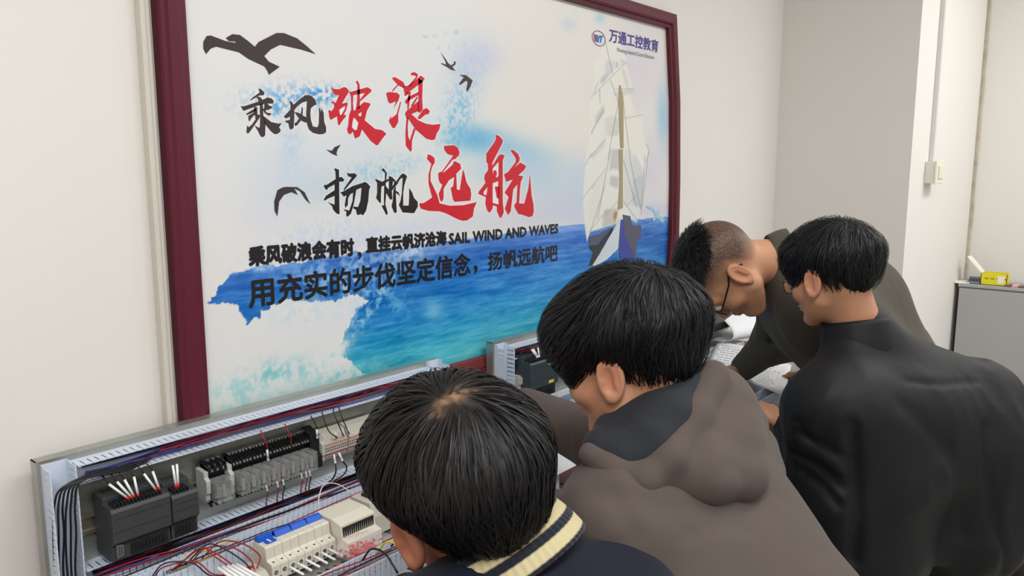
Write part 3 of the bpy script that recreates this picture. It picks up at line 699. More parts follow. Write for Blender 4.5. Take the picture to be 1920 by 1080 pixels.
def breaker(x, label, first=False):
    r = empty('circuit_breaker', label, 'circuit breaker', (x, -.245, Zp), 'off white circuit breakers with blue toggles')
    w_ = .0362
    for k in range(2):
        xa, xb = x + k * w_ / 2, x + (k + 1) * w_ / 2 - .0004
        b = MB().prism([(-.206, Zp), (-.206, Zp + .030), (-.208, Zp + .034), (-.2185, Zp + .036), (-.2215, Zp + .060), (-.224, Zp + .062), (-.262, Zp + .062), (-.2645, Zp + .059), (-.267, Zp + .038), (-.270, Zp + .035), (-.282, Zp + .033), (-.284, Zp + .029), (-.284, Zp)], xa, xb, 0)
        child(b.build('pole_body', M_beige, bevel=.0004), r)
        xm = (xa + xb) / 2
        b = MB().tube([(xm, -.2842, Zp + .016), (xm, -.2838, Zp + .016)], .0042, 12); b.tube([(xm, -.276, Zp + .0346), (xm, -.276, Zp + .0342)], .0022, 8)
        child(b.build('terminal_hole', M_dark), r)
        b = MB().tube([(xm, -.2846, Zp + .016), (xm, -.2840, Zp + .016)], .0026, 8)
        child(b.build('terminal_screw', M_chrome), r)
    if first:
        b = MB().prism([(-.224, Zp + .062), (-.226, Zp + .071), (-.236, Zp + .073), (-.240, Zp + .062)], x + .002, x + .034, 0)
        child(b.build('toggle', M_blue, bevel=.0008), r)
        b = MB().box(x + .010, x + .031, -.256, -.243, Zp + .0622, Zp + .0650); child(b.build('test_button', M_blue, bevel=.0008), r)
        child(MB().box(x + .0165, x + .0195, -.2565, -.2425, Zp + .0652, Zp + .0656).build('white_mark', M_white), r)
    else:
        b = MB().prism([(-.226, Zp + .062), (-.228, Zp + .070), (-.237, Zp + .071), (-.244, Zp + .062)], x + .001, x + .0352, 0)
        b.cyl((x + .001, -.2315, Zp + .0665), (x + .0352, -.2315, Zp + .0665), .0052, 10)
        child(b.build('toggle', M_blue), r)
    child(MB().box(x + .002, x + .034, -.2195, -.2165, Zp + .0362, Zp + .0366).build('printed_label', mat('teal label', (150, 196, 206), .5)), r)
    child(MB().box(x + .004, x + .020, -.2846, -.2841, Zp + .003, Zp + .007).build('blue_label', mat('navy label', (50, 76, 150), .5)), r)
for i, n_ in enumerate(['leftmost breaker, with wide blue toggle and test button', 'second breaker from the left with slim blue toggle', 'third breaker from the left with slim blue toggle', 'rightmost breaker, beside the vented power supply']):
    breaker(.762 + i * .0366, n_, i == 0)
ps = empty('power_supply', 'off white vented power supply right of the breakers', 'power supply', (.91, -.25, Zp))
b = MB().prism([(-.192, Zp), (-.192, Zp + .040), (-.205, Zp + .044), (-.215, Zp + .066), (-.268, Zp + .066), (-.296, Zp + .060), (-.300, Zp + .034), (-.318, Zp + .030), (-.318, Zp)], .911, .998, 0)
child(b.build('body', M_beige, bevel=.001), ps)
b = MB()
for i in range(15): b.box(.915 + i * .0053, .9176 + i * .0053, -.3005, -.2975, Zp + .036, Zp + .056)
child(b.build('vent_slot', M_dark), ps)
b = MB()
for i in range(13): b.box(.916 + i * .006, .9195 + i * .006, -.3184, -.3178, Zp + .008, Zp + .022)
child(b.build('terminal_slot', M_grey), ps)
for i, (x0_, x1_) in enumerate(((1.003, 1.05), (1.052, 1.10), (1.102, 1.15))):
    r = empty('contactor', 'grey contactor %s right of the power supply' % ['just', 'second', 'third'][i], 'contactor', (x0_, -.245, Zp), 'grey contactors hidden behind the dark head')
    child(MB().prism([(-.205, Zp), (-.205, Zp + .04), (-.215, Zp + .07), (-.275, Zp + .07), (-.285, Zp + .04), (-.285, Zp)], x0_, x1_, 0).build('body', M_beige2, bevel=.001), r)
    child(MB().box(x0_ + .015, x1_ - .015, -.26, -.23, Zp + .07, Zp + .076).build('actuator', M_blk), r)
# small grey terminal box with red strips, lower left of the breakers
t2 = empty('terminal_block', 'warm grey terminal block with a red strip left of the breakers', 'terminal block', (.68, -.28, Zp))
child(MB().prism([(-.225, Zp - .0), (-.228, Zp + .030), (-.245, Zp + .036), (-.290, Zp + .036), (-.305, Zp + .026), (-.305, Zp)], .672, .745, 0).build('body', M_beige2, bevel=.0012), t2)
child(MB().box(.700, .733, -.268, -.261, Zp + .0362, Zp + .0385).build('marker_strip', M_red), t2)
child(MB().box(.690, .728, -.286, -.281, Zp + .0362, Zp + .0375).build('marker_strip', M_orange), t2)
# terminals on the front rail
for i in range(12):
    r = MB().prism([(-.49, Zp), (-.492, Zp + .036), (-.500, Zp + .046), (-.530, Zp + .046), (-.540, Zp + .036), (-.540, Zp)], .80 + i * .0125, .8115 + i * .0125, 0)
    tag(r.build('rail_terminal', M_grey if i % 4 else M_blk, bevel=.0006), 'small rail terminal on the front edge of the flat board', 'terminal', 'small terminals along the front rail')

# ------------------------------------------------------------------ wires
def wire(col, pts, r=.0013, label=None, group=None, n=5, name='wire'):
    o = MB().tube(smooth_path(pts, n), r, 6).build(name, WIRE[col] if isinstance(col, str) else col, smooth=True)
    b_ = board_of(pts[0])
    child(o, b_); o['label'] = '%s wire' % col
    return o
def board_of(p):
    if p[0] > 2.74: return BOARDS[2]
    if p[0] > 1.5: return BOARDS[1]
    return fb if p[1] < -.15 else BOARDS[0]
R = random.Random(11)
def bundle(n, x0, x1, yc, zc, dy, dz, cols, label, step=.07, sag=0, spill=0, rr=.0013):
    for i in range(n):
        col = cols[i % len(cols)]; a, b_ = yc + R.uniform(-dy, dy), zc + R.uniform(-dz, dz)
        k = int((x1 - x0) / step); P = []
        ph = R.random() * 6
        for j in range(k + 1):
            t = j / k; x = x0 + (x1 - x0) * t
            P.append((x, a + dy * .7 * math.sin(ph + 5 * t) + R.uniform(-.002, .002), b_ + dz * .7 * math.sin(ph * 2 + 7 * t) + R.uniform(-.002, .002) + spill * math.sin(3.14 * t) ** 2 * (i / n)))
        wire(col, P, rr, '%s wire running along %s' % (col, label), '%s wires along %s' % (col, label))
bundle(9, .53, 1.36, -.078, 1.0265, .007, .008, ['blue', 'red', 'navy', 'blue', 'red'], 'the top duct of the near board', spill=-.0)
bundle(4, .66, 1.34, -.087, 1.024, .004, .008, ['red', 'blue', 'red'], 'the open front of the top duct')
bundle(7, .53, 1.34, -.082, .834, .007, .012, ['black', 'navy', 'black'], 'the lower duct of the near board', rr=.0019)
bundle(3, .53, 1.34, -.088, .838, .005, .012, ['red', 'blue', 'red'], 'the lower duct of the near board')
bundle(4, .53, 1.40, -.128, .838, .008, .010, ['red', 'black', 'red', 'blue'], 'the duct behind the flat board', rr=.0015)
bundle(3, .62, 1.40, -.182, .836, .012, .010, ['red', 'yellow', 'navy', 'red'], 'the rear duct of the flat board')
bundle(6, .56, 1.40, -.430, .832, .012, .012, ['red', 'black', 'navy', 'red'], 'the front duct of the flat board')
for i in range(6):     # thick black leads looping from the left duct into the top duct
    y = -.078 - .004 * i; x = .470 + .005 * i
    wire('black', [(x + .002, y, .785), (x, y, .86), (x - .001 + .002 * (i % 3), y - .01, .93), (x + .002, y - .02, .99), (x + .015, y - .028, 1.018 + .002 * i), (.54 + .012 * i, -.106 + .001 * i, 1.028 - .003 * i), (.58 + .012 * i, -.09, 1.018), (.64, -.085, 1.02)], .0018,
         'black lead looping from the left duct into the top duct', 'black leads in the left duct of the near board')
def ferrule(p, q, tip=None, name='wire_sleeve', label='', group=None, r=.0023):
    p, q = np.array(p, float), np.array(q, float)
    o = child(MB().tube([p, p + (q - p) * .8], r, 8).build(name, M_white, smooth=True), board_of(p))
    t = MB().tube([p + (q - p) * .8, q], [r * 1.2, r * .8], 8).build('tip', tip or M_white, smooth=True)
    t.parent = o; o['label'] = 'white sleeve'
# sleeves into the black controller: (top x, bottom x)
for xa, xb in ((.556, .585), (.570, .590), (.583, .594), (.600, .600), (.618, .634), (.634, .639)):
    ferrule((xa, -.112, 1.002), (xb, -.124, .966), M_red, label='white sleeve with red tip entering the wide charcoal controller', group='white sleeves entering the charcoal controller')
    wire('black', [(xa, -.112, 1.002), (xa - .004, -.108, 1.012), (xa - .008, -.098, 1.02)], .0012, 'short black tail above a white sleeve', 'short tails above the white sleeves')
for xa, xb in ((.672, .670), (.680, .674)):
    ferrule((xa, -.112, 1.002), (xb, -.124, .960), M_red, label='white sleeve with red tip entering the narrow module', group='white sleeves entering the narrow module')
# drops from the top duct to relays and terminals
for x, col, x2, z2 in ((.872, 'red', .877, .948), (.930, 'red', .934, .966)):
    wire(col, [(x - .004, -.098, 1.015), (x - .005, -.110, 1.000), (x, -.112, .985), (x2, -.104, z2)], .0014, 'red drop wire from the top duct onto the relay row', 'red drop wires over the relays')
ferrule((.872, -.112, .975), (.878, -.104, .948), None, label='white sleeve on the left red drop wire')
ferrule((1.000, -.106, .985), (1.004, -.102, .962), None, label='white sleeve on a black wire above the empty socket')
wire('black', [(.992, -.098, 1.015), (.992, -.110, 1.005), (.998, -.110, .99), (1.0, -.106, .985)], .0013, 'black drop wire into the empty socket', 'black drop wires right of the relays')
for x, dx in ((1.022, .03), (1.052, .018), (1.068, .018)):
    wire('black', [(x, -.098, 1.018), (x - .004, -.112, 1.000), (x + .004, -.116, .975), (x + dx, -.110, .952)], .0013, 'black wire arching from the top duct to the terminal block', 'black wires arching into the terminal block')
    ferrule((x + dx - .006, -.112, .966), (x + dx + .002, -.104, .948), None, label='white sleeve on top of the terminal block', group='white sleeves on top of the terminal block')
for x, dx in ((1.048, -.006), (1.062, .010)):
    ferrule((x, -.100, .912), (x + dx * .4, -.108, .893), None, label='white sleeve below the terminal block', group='white sleeves below the terminal block')
    wire('black', [(x + dx * .4, -.108, .893), (x + dx, -.114, .878), (x + dx - .008, -.112, .862), (x - .02, -.098, .848)], .0018, 'black lead from the terminal block down to the lower duct', 'black leads below the terminal block')
for x, k in ((.868, 0), (.894, 0), (.908, 1), (.954, 0), (.966, 0), (.975, 1)):
    wire('red' if k == 0 else 'black', [(x, -.108, .897), (x + .002, -.110, .880), (x - .001, -.108, .866), (x + .003, -.100, .850)], .0013, 'thin wire from the relay row down to the lower duct', 'thin wires below the relay row')
    ferrule((x, -.108, .899), (x + .001, -.110, .886), None, r=.002, label='white sleeve below the relay row', group='white sleeves below the relay row')
# red tangle at the lower left and leads into the breakers
for i in range(7):
    x = .60 + .018 * i + R.uniform(-.008, .008)
    wire('red' if i % 4 else 'navy', [(x - .02, -.180, .835), (x + R.uniform(-.01, .03), -.20, .855 + R.uniform(0, .016)), (x + .035, -.225, .858), (x + .05, -.26, .840), (.695 + .006 * i, -.285, .832)], .0014,
         '%s wire arching into the warm grey terminal block' % ('red' if i % 4 else 'navy'), '%s wires arching left of the breakers' % ('red' if i % 4 else 'navy'))
for i in range(5):
    ferrule((.668 + .009 * i, -.262, .850 - .002 * i), (.690 + .009 * i, -.318, .822), None, r=.0030, label='thick white sleeve above the warm grey terminal block', group='thick white sleeves left of the breakers')
wire('yellow', [(.64, -.170, .842), (.68, -.185, .85), (.72, -.180, .848), (.76, -.175, .842)], .0013, 'yellow wire over the rear duct left of the breakers')
wire('white', [(.93, -.20, .85), (.94, -.19, .875), (.97, -.17, .885), (1.01, -.165, .87), (1.04, -.18, .84)], .0011, 'thin white wire arching behind the power supply')
for i in range(6):
    x = .798 + .0183 * i
    ferrule((x, -.286, Zp + .017), (x + .012, -.314, Zp + .006), None, r=.0024, label='white sleeve leaving the lower side of the breakers', group='white sleeves leaving the breakers')
    wire(['red', 'navy', 'black'][i % 3], [(x + .016, -.326, Zp + .004), (x + .024, -.36, Zp + .012), (x + .03, -.40, Zp + .03), (x + .04, -.425, Zp + .045)], .0014, '%s wire from the breakers to the front duct' % ['red', 'navy', 'black'][i % 3], '%s wires from the breakers to the front duct' % ['red', 'navy', 'black'][i % 3])
for i in range(5):
    x = .86 + .035 * i
    wire(['black', 'yellow', 'black', 'navy', 'yellow'][i], [(x, -.425, .842), (x + .006, -.445, .868), (x + .012, -.475, .866), (x + .010, -.510, .842)], .002, 'loose %s lead arching over the front duct' % ['black', 'yellow', 'black', 'navy', 'yellow'][i], 'loose leads over the front duct')
for i in range(4):
    wire('red', [(.93 + .012 * i, -.40, .842), (.96 + .01 * i, -.42, .853 + .002 * i), (1.0, -.445, .85), (1.03 + .01 * i, -.455, .842)], .0013, 'red wire crossing the front duct', 'red wires crossing the front duct')
# plastic bag with red caps on the flat board
bag = empty('parts_bag', 'clear plastic bag of red wire caps beside the power supply', 'bag', (.93, -.35, Zp + .02))
bm = bmesh.new(); bmesh.ops.create_icosphere(bm, subdivisions=4, radius=1)
for v in bm.verts:
    p = v.co.copy(); n_ = float(fbm(np.array([p.x * 2.2]), np.array([p.y * 2.2]), p.z * 2 + 3)[0]) + .5 * float(fbm(np.array([p.x * 6.]), np.array([p.y * 6.]), p.z * 6)[0])
    k = 1 + .35 * n_
    v.co = Vector((p.x * .062 * k, p.y * .040 * k, p.z * .017 * k))
me = bpy.data.meshes.new('film'); bm.to_mesh(me); bm.free()
o = link('film', me, mat('clear bag film', (236, 224, 226), 0.15, alpha=0.14, spec=.8), None, True); o.parent = bag; o.location = (0, 0, .008); o.rotation_euler = (.15, .1, -.3)
b = MB()
for i in range(170):
    p = np.array([R.gauss(-.010, .020), R.gauss(-.004, .012), R.uniform(-.002, .014)]); d = np.array([R.uniform(-1, 1), R.uniform(-1, 1), R.uniform(-.3, .3)]) * .007
    b.tube([p, p + d], .0019, 5)
o = b.build('red_caps', M_red, bag); o['kind'] = 'stuff'

# ------------------------------------------------------------------ wires on the middle board
bundle(7, 1.70, 2.3, -.088, 1.028, .008, .008, ['red', 'blue', 'black'], 'the top duct of the middle board')
for i in range(7):
    wire(['black', 'navy', 'red'][i % 3], [(1.692 + .003 * i, -.085 - .003 * i, .80), (1.692 + .003 * i, -.09 - .003 * i, .93), (1.698 + .003 * i, -.10, 1.0), (1.715, -.11 + .002 * i, 1.036 - .002 * i), (1.76, -.112, 1.040 - .002 * i), (1.84, -.10, 1.035)], .0016,
         '%s lead bending round the corner of the middle board' % ['black', 'navy', 'red'][i % 3], '%s leads at the corner of the middle board' % ['black', 'navy', 'red'][i % 3])
for xa, xb in ((1.735, 1.753), (1.743, 1.757), (1.765, 1.762), (1.796, 1.806), (1.812, 1.810)):
    ferrule((xa, -.124, 1.036), (xb, -.132, 1.008), None, label='white sleeve entering the slate controller', group='white sleeves entering the slate controller', r=.0026)
wire('red', [(1.60, -.032, .985), (1.58, -.04, .99), (1.56, -.035, 1.005)], .0008, 'thin loose wire on the bottom rail of the poster frame')
for i in range(3):
    wire('yellow' if i == 1 else 'black', [(3.05 + .03 * i, -.15, .93), (3.08 + .03 * i, -.19, .91), (3.12 + .02 * i, -.20, .88), (3.14 + .02 * i, -.22, .80)], .0018, '%s lead hanging from the far board' % ('yellow' if i == 1 else 'black'), 'leads hanging from the far board')

# ------------------------------------------------------------------ papers on the desk, flat duct
M_paper = mat('paper', (236, 236, 238), 0.7, noise=(60, .015))
M_inkl = mat('pale drawing ink', (168, 170, 176), 0.7)
def sheet(pts, label, curl=.004, lines=8, t=.0006, ang=0):
    """pts: four corners in order on a surface"""
    P = [np.array(p, float) for p in pts]; n = 8; b = MB(); V = []
    f = lambda u, v: (P[0] * (1 - u) + P[1] * u) * (1 - v) + (P[3] * (1 - u) + P[2] * u) * v + np.array([0, 0, curl * (math.sin(u * 3.1) * .5 + (u * v) ** 2 * 1.5)])
    for j in range(n + 1):
        for i in range(n + 1): V.append(f(i / n, j / n))
    F = [(j * (n + 1) + i, j * (n + 1) + i + 1, (j + 1) * (n + 1) + i + 1, (j + 1) * (n + 1) + i) for j in range(n) for i in range(n)]
    b.add(V, F); o = b.build('page', M_paper, smooth=True)
    md = o.modifiers.new('s', 'SOLIDIFY'); md.thickness = t; md.offset = -1
    r = empty('paper_sheet', label, 'paper', tuple(P[0]))
    child(o, r)
    b = MB(); rr = random.Random(len(label))
    for k in range(lines):
        v = .12 + .8 * k / lines; u0 = .08 + .1 * rr.random(); u1 = rr.uniform(.5, .92)
        a, c = f(u0, v), f(u1, v); a2, c2 = f(u0, v + .012), f(u1, v + .012)
        for q in range(6):
            s0, s1 = q / 6, (q + rr.uniform(.5, .95)) / 6
            uu0, uu1 = u0 + (u1 - u0) * s0, u0 + (u1 - u0) * s1
            b.add([f(uu0, v) + [0, 0, .0008], f(uu1, v) + [0, 0, .0008], f(uu1, v + .014) + [0, 0, .0008], f(uu0, v + .014) + [0, 0, .0008]], [(0, 1, 2, 3)])
    o = b.build('faint_drawing', M_inkl); child(o, r); o['kind'] = 'stuff'
    return r

# ------------------------------------------------------------------ implicit-surface modelling of the people
def smin(a, b, k):
    h = np.clip(0.5 + 0.5 * (b - a) / k, 0, 1)
    return b + (a - b) * h - k * h * (1 - h)
def smax(a, b, k): return -smin(-a, -b, k)
def sd_cone(p, a, b, ra, rb):
    a = np.asarray(a, np.float32); b = np.asarray(b, np.float32); ab = b - a; L2 = float(ab @ ab) + 1e-12
    t = np.clip(((p - a) @ ab) / L2, 0, 1)
    d = p - a - t[..., None] * ab
    return np.sqrt((d * d).sum(-1)) - (ra + (rb - ra) * t)
def sd_ell(p, c, r, Rm=None):
    q = p - np.asarray(c, np.float32)
    if Rm is not None: q = q @ np.asarray(Rm, np.float32)
    r = np.asarray(r, np.float32)
    k0 = np.sqrt(((q / r) ** 2).sum(-1)); k1 = np.sqrt(((q / (r * r)) ** 2).sum(-1)) + 1e-9
    return k0 * (k0 - 1) / k1
def surface_net(f, lo, hi, h, chunk=24):
    lo = np.array(lo, float); hi = np.array(hi, float)
    n = np.ceil((hi - lo) / h).astype(int) + 1
    ax = [lo[i] + np.arange(n[i]) * h for i in range(3)]
    V = np.empty(n, np.float32)
    for i in range(0, n[0], chunk):
        X, Y, Z = np.meshgrid(ax[0][i:i + chunk], ax[1], ax[2], indexing='ij')
        V[i:i + chunk] = f(np.stack([X, Y, Z], -1).astype(np.float32))
    s = V < 0
    c = [s[i:n[0] - 1 + i, j:n[1] - 1 + j, k:n[2] - 1 + k] for i in (0, 1) for j in (0, 1) for k in (0, 1)]
    anyc = np.logical_or.reduce(c); allc = np.logical_and.reduce(c); mix = anyc & ~allc
    cid = -np.ones(mix.shape, int); idx = np.argwhere(mix); cid[mix] = np.arange(len(idx))
    acc = np.zeros((len(idx), 3)); cnt = np.zeros(len(idx))
    for a in range(3):
        for u in (0, 1):
            for v in (0, 1):
                o = [0, 0, 0]; b_, c_ = [q for q in range(3) if q != a]; o[b_] = u; o[c_] = v
                o1 = list(o); o1[a] = 1
                v0 = V[tuple((idx + o).T)]; v1 = V[tuple((idx + o1).T)]
                m = (v0 < 0) != (v1 < 0)
                t = np.where(m, v0 / np.where(v0 - v1 == 0, 1, v0 - v1), 0)
                P = np.zeros((len(idx), 3)); P[:, b_] = u; P[:, c_] = v; P[:, a] = t
                acc[m] += P[m]; cnt[m] += 1
    verts = lo + (idx + acc / cnt[:, None]) * h
    faces = []
    for a in range(3):
        b_, c_ = (a + 1) % 3, (a + 2) % 3
        sl0 = [slice(0, n[q]) for q in range(3)]; sl1 = list(sl0)
        sl0[a] = slice(0, n[a] - 1); sl1[a] = slice(1, n[a])
        e = s[tuple(sl0)] != s[tuple(sl1)]
        E_ = np.argwhere(e)
        ok = (E_[:, b_] > 0) & (E_[:, c_] > 0) & (E_[:, b_] < n[b_] - 1) & (E_[:, c_] < n[c_] - 1)
        E_ = E_[ok]; q = []
        for db, dc in ((1, 1), (0, 1), (0, 0), (1, 0)):
            w_ = E_.copy(); w_[:, b_] -= db; w_[:, c_] -= dc; q.append(cid[tuple(w_.T)])
        q = np.stack(q, 1); flip = s[tuple(E_.T)] == False
        q[flip] = q[flip][:, ::-1]; faces.append(q)
    return verts, np.concatenate(faces)
def np_mesh(name, verts, faces):
    me = bpy.data.meshes.new(name); nf = len(faces); k = faces.shape[1]
    me.vertices.add(len(verts)); me.vertices.foreach_set('co', verts.astype(np.float32).ravel())
    me.loops.add(nf * k); me.loops.foreach_set('vertex_index', faces.astype(np.int32).ravel())
    me.polygons.add(nf); me.polygons.foreach_set('loop_start', np.arange(0, nf * k, k, dtype=np.int32))
    me.update(calc_edges=True); me.shade_smooth(); return me
def set_col(me, col, name='tint'):
    ca = me.color_attributes.new(name, 'FLOAT_COLOR', 'POINT')
    ca.data.foreach_set('color', np.concatenate([col, np.ones((len(col), 1))], 1).astype(np.float32).ravel())
def cam_vec(r, u, t):
    """direction given as right / up / toward the viewer, in room coordinates"""
    v = r * RT + u * UP - t * FW; return v / np.linalg.norm(v)
def frame(fwd, up):
    """columns: forward, left, up"""
    up = up / np.linalg.norm(up); fwd = fwd - up * (fwd @ up); fwd /= np.linalg.norm(fwd)
    return np.stack([fwd, np.cross(up, fwd), up], 1)

M_skin = mat('skin', (206, 160, 132), 0.5, attr='tint', bump=(260, .08, .0006), spec=.4)
M_skin.node_tree.nodes['Principled BSDF'].inputs['Subsurface Weight'].default_value = 0.12
M_skin.node_tree.nodes['Principled BSDF'].inputs['Subsurface Radius'].default_value = (0.008, 0.004, 0.002)
M_hair = mat('black hair', (24, 22, 23), 0.5, attr='tint', spec=.35)
M_shoe = mat('black shoe', (30, 30, 32), .5)
M_metal = mat('spectacle metal', (40, 40, 44), .3, .8)
M_lens = mat('spectacle lens', (235, 240, 240), .03, trans=.95, ior=1.2)
M_eye = mat('eye white', (222, 216, 208), .2); M_iris = mat('iris', (40, 26, 20), .2)

def head_sdf(p, fat=0.0, neck=None):
    """p in head coordinates: x forward, y left, z up, metres"""
    q = p.copy(); q[..., 1] = np.abs(q[..., 1])
    d = sd_ell(p, (-.014, 0, .034), (.100, .078, .086))
    d = smin(d, sd_ell(p, (-.045, 0, .022), (.066, .068, .070)), .02)
    d = smin(d, sd_ell(p, (.032, 0, -.022), (.058 , .062 + fat, .078)), .025)
    d = smin(d, sd_cone(q, (.008, .048 + fat, -.048), (.062, .018 + fat, -.090), .022 + fat, .018 + fat), .022)
    d = smin(d, sd_ell(p, (.074, 0, -.092), (.022, .024, .018)), .016)
    d = smin(d, sd_ell(q, (.052, .042, -.026), (.028, .024 + fat, .022)), .016)
    d = smin(d, sd_cone(q, (.086, 0, .020), (.068, .046, .018), .010, .012), .012)
    d = smax(d, -sd_ell(q, (.100, .032, .002), (.020, .019, .012)), .010)
    d = smin(d, sd_cone(p, (.088, 0, .010), (.104, 0, -.030), .007, .0105), .009)
    d = smin(d, sd_ell(q, (.097, .011, -.034), (.010, .008, .007)), .005)
    d = smax(d, -sd_ell(q, (.101, .007, -.0405), (.005, .0032, .003)), .002)
    d = smin(d, sd_ell(p, (.082, 0, -.060), (.016, .024, .016)), .010)
    d = smin(d, sd_ell(p, (.0945, 0, -.0565), (.006, .021, .0042)), .003)
    d = smin(d, sd_ell(p, (.0930, 0, -.0655), (.006, .018, .0048)), .003)
    d = smax(d, -sd_ell(p, (.1005, 0, -.0610), (.004, .019, .0010)), .0015)
    # ears
    a = math.radians(14); Re = np.array([[math.cos(a), -math.sin(a), 0], [math.sin(a), math.cos(a), 0], [0, 0, 1]], np.float32)
    b_ = math.radians(-10); Rt = np.array([[math.cos(b_), 0, math.sin(b_)], [0, 1, 0], [-math.sin(b_), 0, math.cos(b_)]], np.float32)
    RR = (Re @ Rt)
    ec = np.array((-.010, .083, -.006), np.float32)
    e = sd_ell(q, ec, (.020, .0075, .032), RR)
    l = (q - ec) @ RR
    rim = np.sqrt((np.sqrt((l[..., 0] / .0165) ** 2 + ((l[..., 2] - .001) / .0285) ** 2 + 1e-9) - 1) ** 2 * .018 ** 2 + (l[..., 1] - .004) ** 2) - .0034
    e = smax(e, -sd_ell(l, (.002, .008, -.002), (.0115, .0075, .020)), .003)
    e = smin(e, rim, .0025)
    e = smin(e, sd_cone(l, (-.006, .002, .012), (-.007, .003, -.012), .0032, .0036), .003)
    e = smin(e, sd_ell(l, (.003, .001, -.028), (.010, .0055, .009)), .004)
    e = smin(e, sd_ell(l, (.014, .003, -.004), (.004, .004, .006)), .003)
    d = smin(d, e, .004)
    if neck is not None:
        d = smin(d, sd_cone(p, (-.030, 0, -.030), neck, .052, .060), .022)
    return d

def skin_col(p, n, base, blush=.10):
    c = np.repeat(np.array([srgb(*base)]), len(p), 0)
    k = fbm(p[:, 0] * 40, p[:, 1] * 40, p[:, 2] * 40, 3)[:, None] if False else fbm(p[:, 0] * 40 + p[:, 2] * 23, p[:, 1] * 40, 1.0, 3)[:, None]
    c = c * (1 + .08 * k)
    red = np.exp(-(((p[:, 0] - .05) / .03) ** 2 + ((np.abs(p[:, 1]) - .05) / .03) ** 2 + ((p[:, 2] + .03) / .03) ** 2))
    ear = (np.abs(p[:, 1]) > .074) * np.clip(1 - ((p[:, 0] + .01) / .04) ** 2 - ((p[:, 2] + .005) / .045) ** 2, 0, 1)
    lips = np.exp(-(((p[:, 0] - .096) / .012) ** 2 + (p[:, 1] / .022) ** 2 + ((p[:, 2] + .061) / .009) ** 2))
    w_ = (red * blush * 1.2 + ear * .22)[:, None]
    c = c * (1 - w_) + w_ * np.array([srgb(196, 104, 84)])
    c = c * (1 - lips[:, None] * .6) + lips[:, None] * .6 * np.array([srgb(160, 84, 78)])
    brow = np.exp(-(((p[:, 2] - .024 + .25 * (np.abs(p[:, 1]) - .03) ** 2 / .02) / .0045) ** 2)) * ((np.abs(p[:, 1]) > .013) & (np.abs(p[:, 1]) < .050) & (p[:, 0] > .055))
    c = c * (1 - brow[:, None] * .75) + brow[:, None] * .75 * np.array([srgb(40, 32, 30)])
    return c

WHORL = np.array([-.070, .010, .104])
def hair_cut(p, cut):
    xs, zs = cut
    ang = np.arctan2(p[..., 1], p[..., 0])
    j = vnoise(ang * 9 + 7, p[..., 0] * 30, p[..., 2] * 4) * .007 + vnoise(ang * 30, p[..., 0] * 60, p[..., 2] * 6) * .005
    return np.interp(p[..., 0], xs, zs).astype(np.float32) + j
def hair_sdf(p, th, cut, back=.0, raw=False):
    d = sd_ell(p, (-.014, 0, .036), (.100 + th, .079 + th * .8, .086 + th * .9))
    d = smin(d, sd_ell(p, (-.040 - back * .5, 0, .014), (.072 + th * .8 + back, .074 + th * .8, .082 + th * .6)), .02)
    d = smin(d, sd_ell(p, (.045, 0, .062), (.048 + th, .060 + th, .045 + th * .4)), .02)
    tz = np.clip((.055 - p[..., 2]) / .075, 0, 1); tz = tz * tz * (3 - 2 * tz)
    d = d + (max(th - .003, 0) + back * .6) * tz * np.clip((.062 - p[..., 0]) / .03, 0, 1)
    if raw: return d
    fl = fbm(np.arctan2(p[..., 1] - WHORL[1], p[..., 0] - WHORL[0]) * 5, np.sqrt((p[..., 0] - WHORL[0]) ** 2 + (p[..., 1] - WHORL[1]) ** 2) * 14, p[..., 2] * 6, 3)
    d = d + fl * .0055
    return smax(d, hair_cut(p, cut) - p[..., 2], .010)

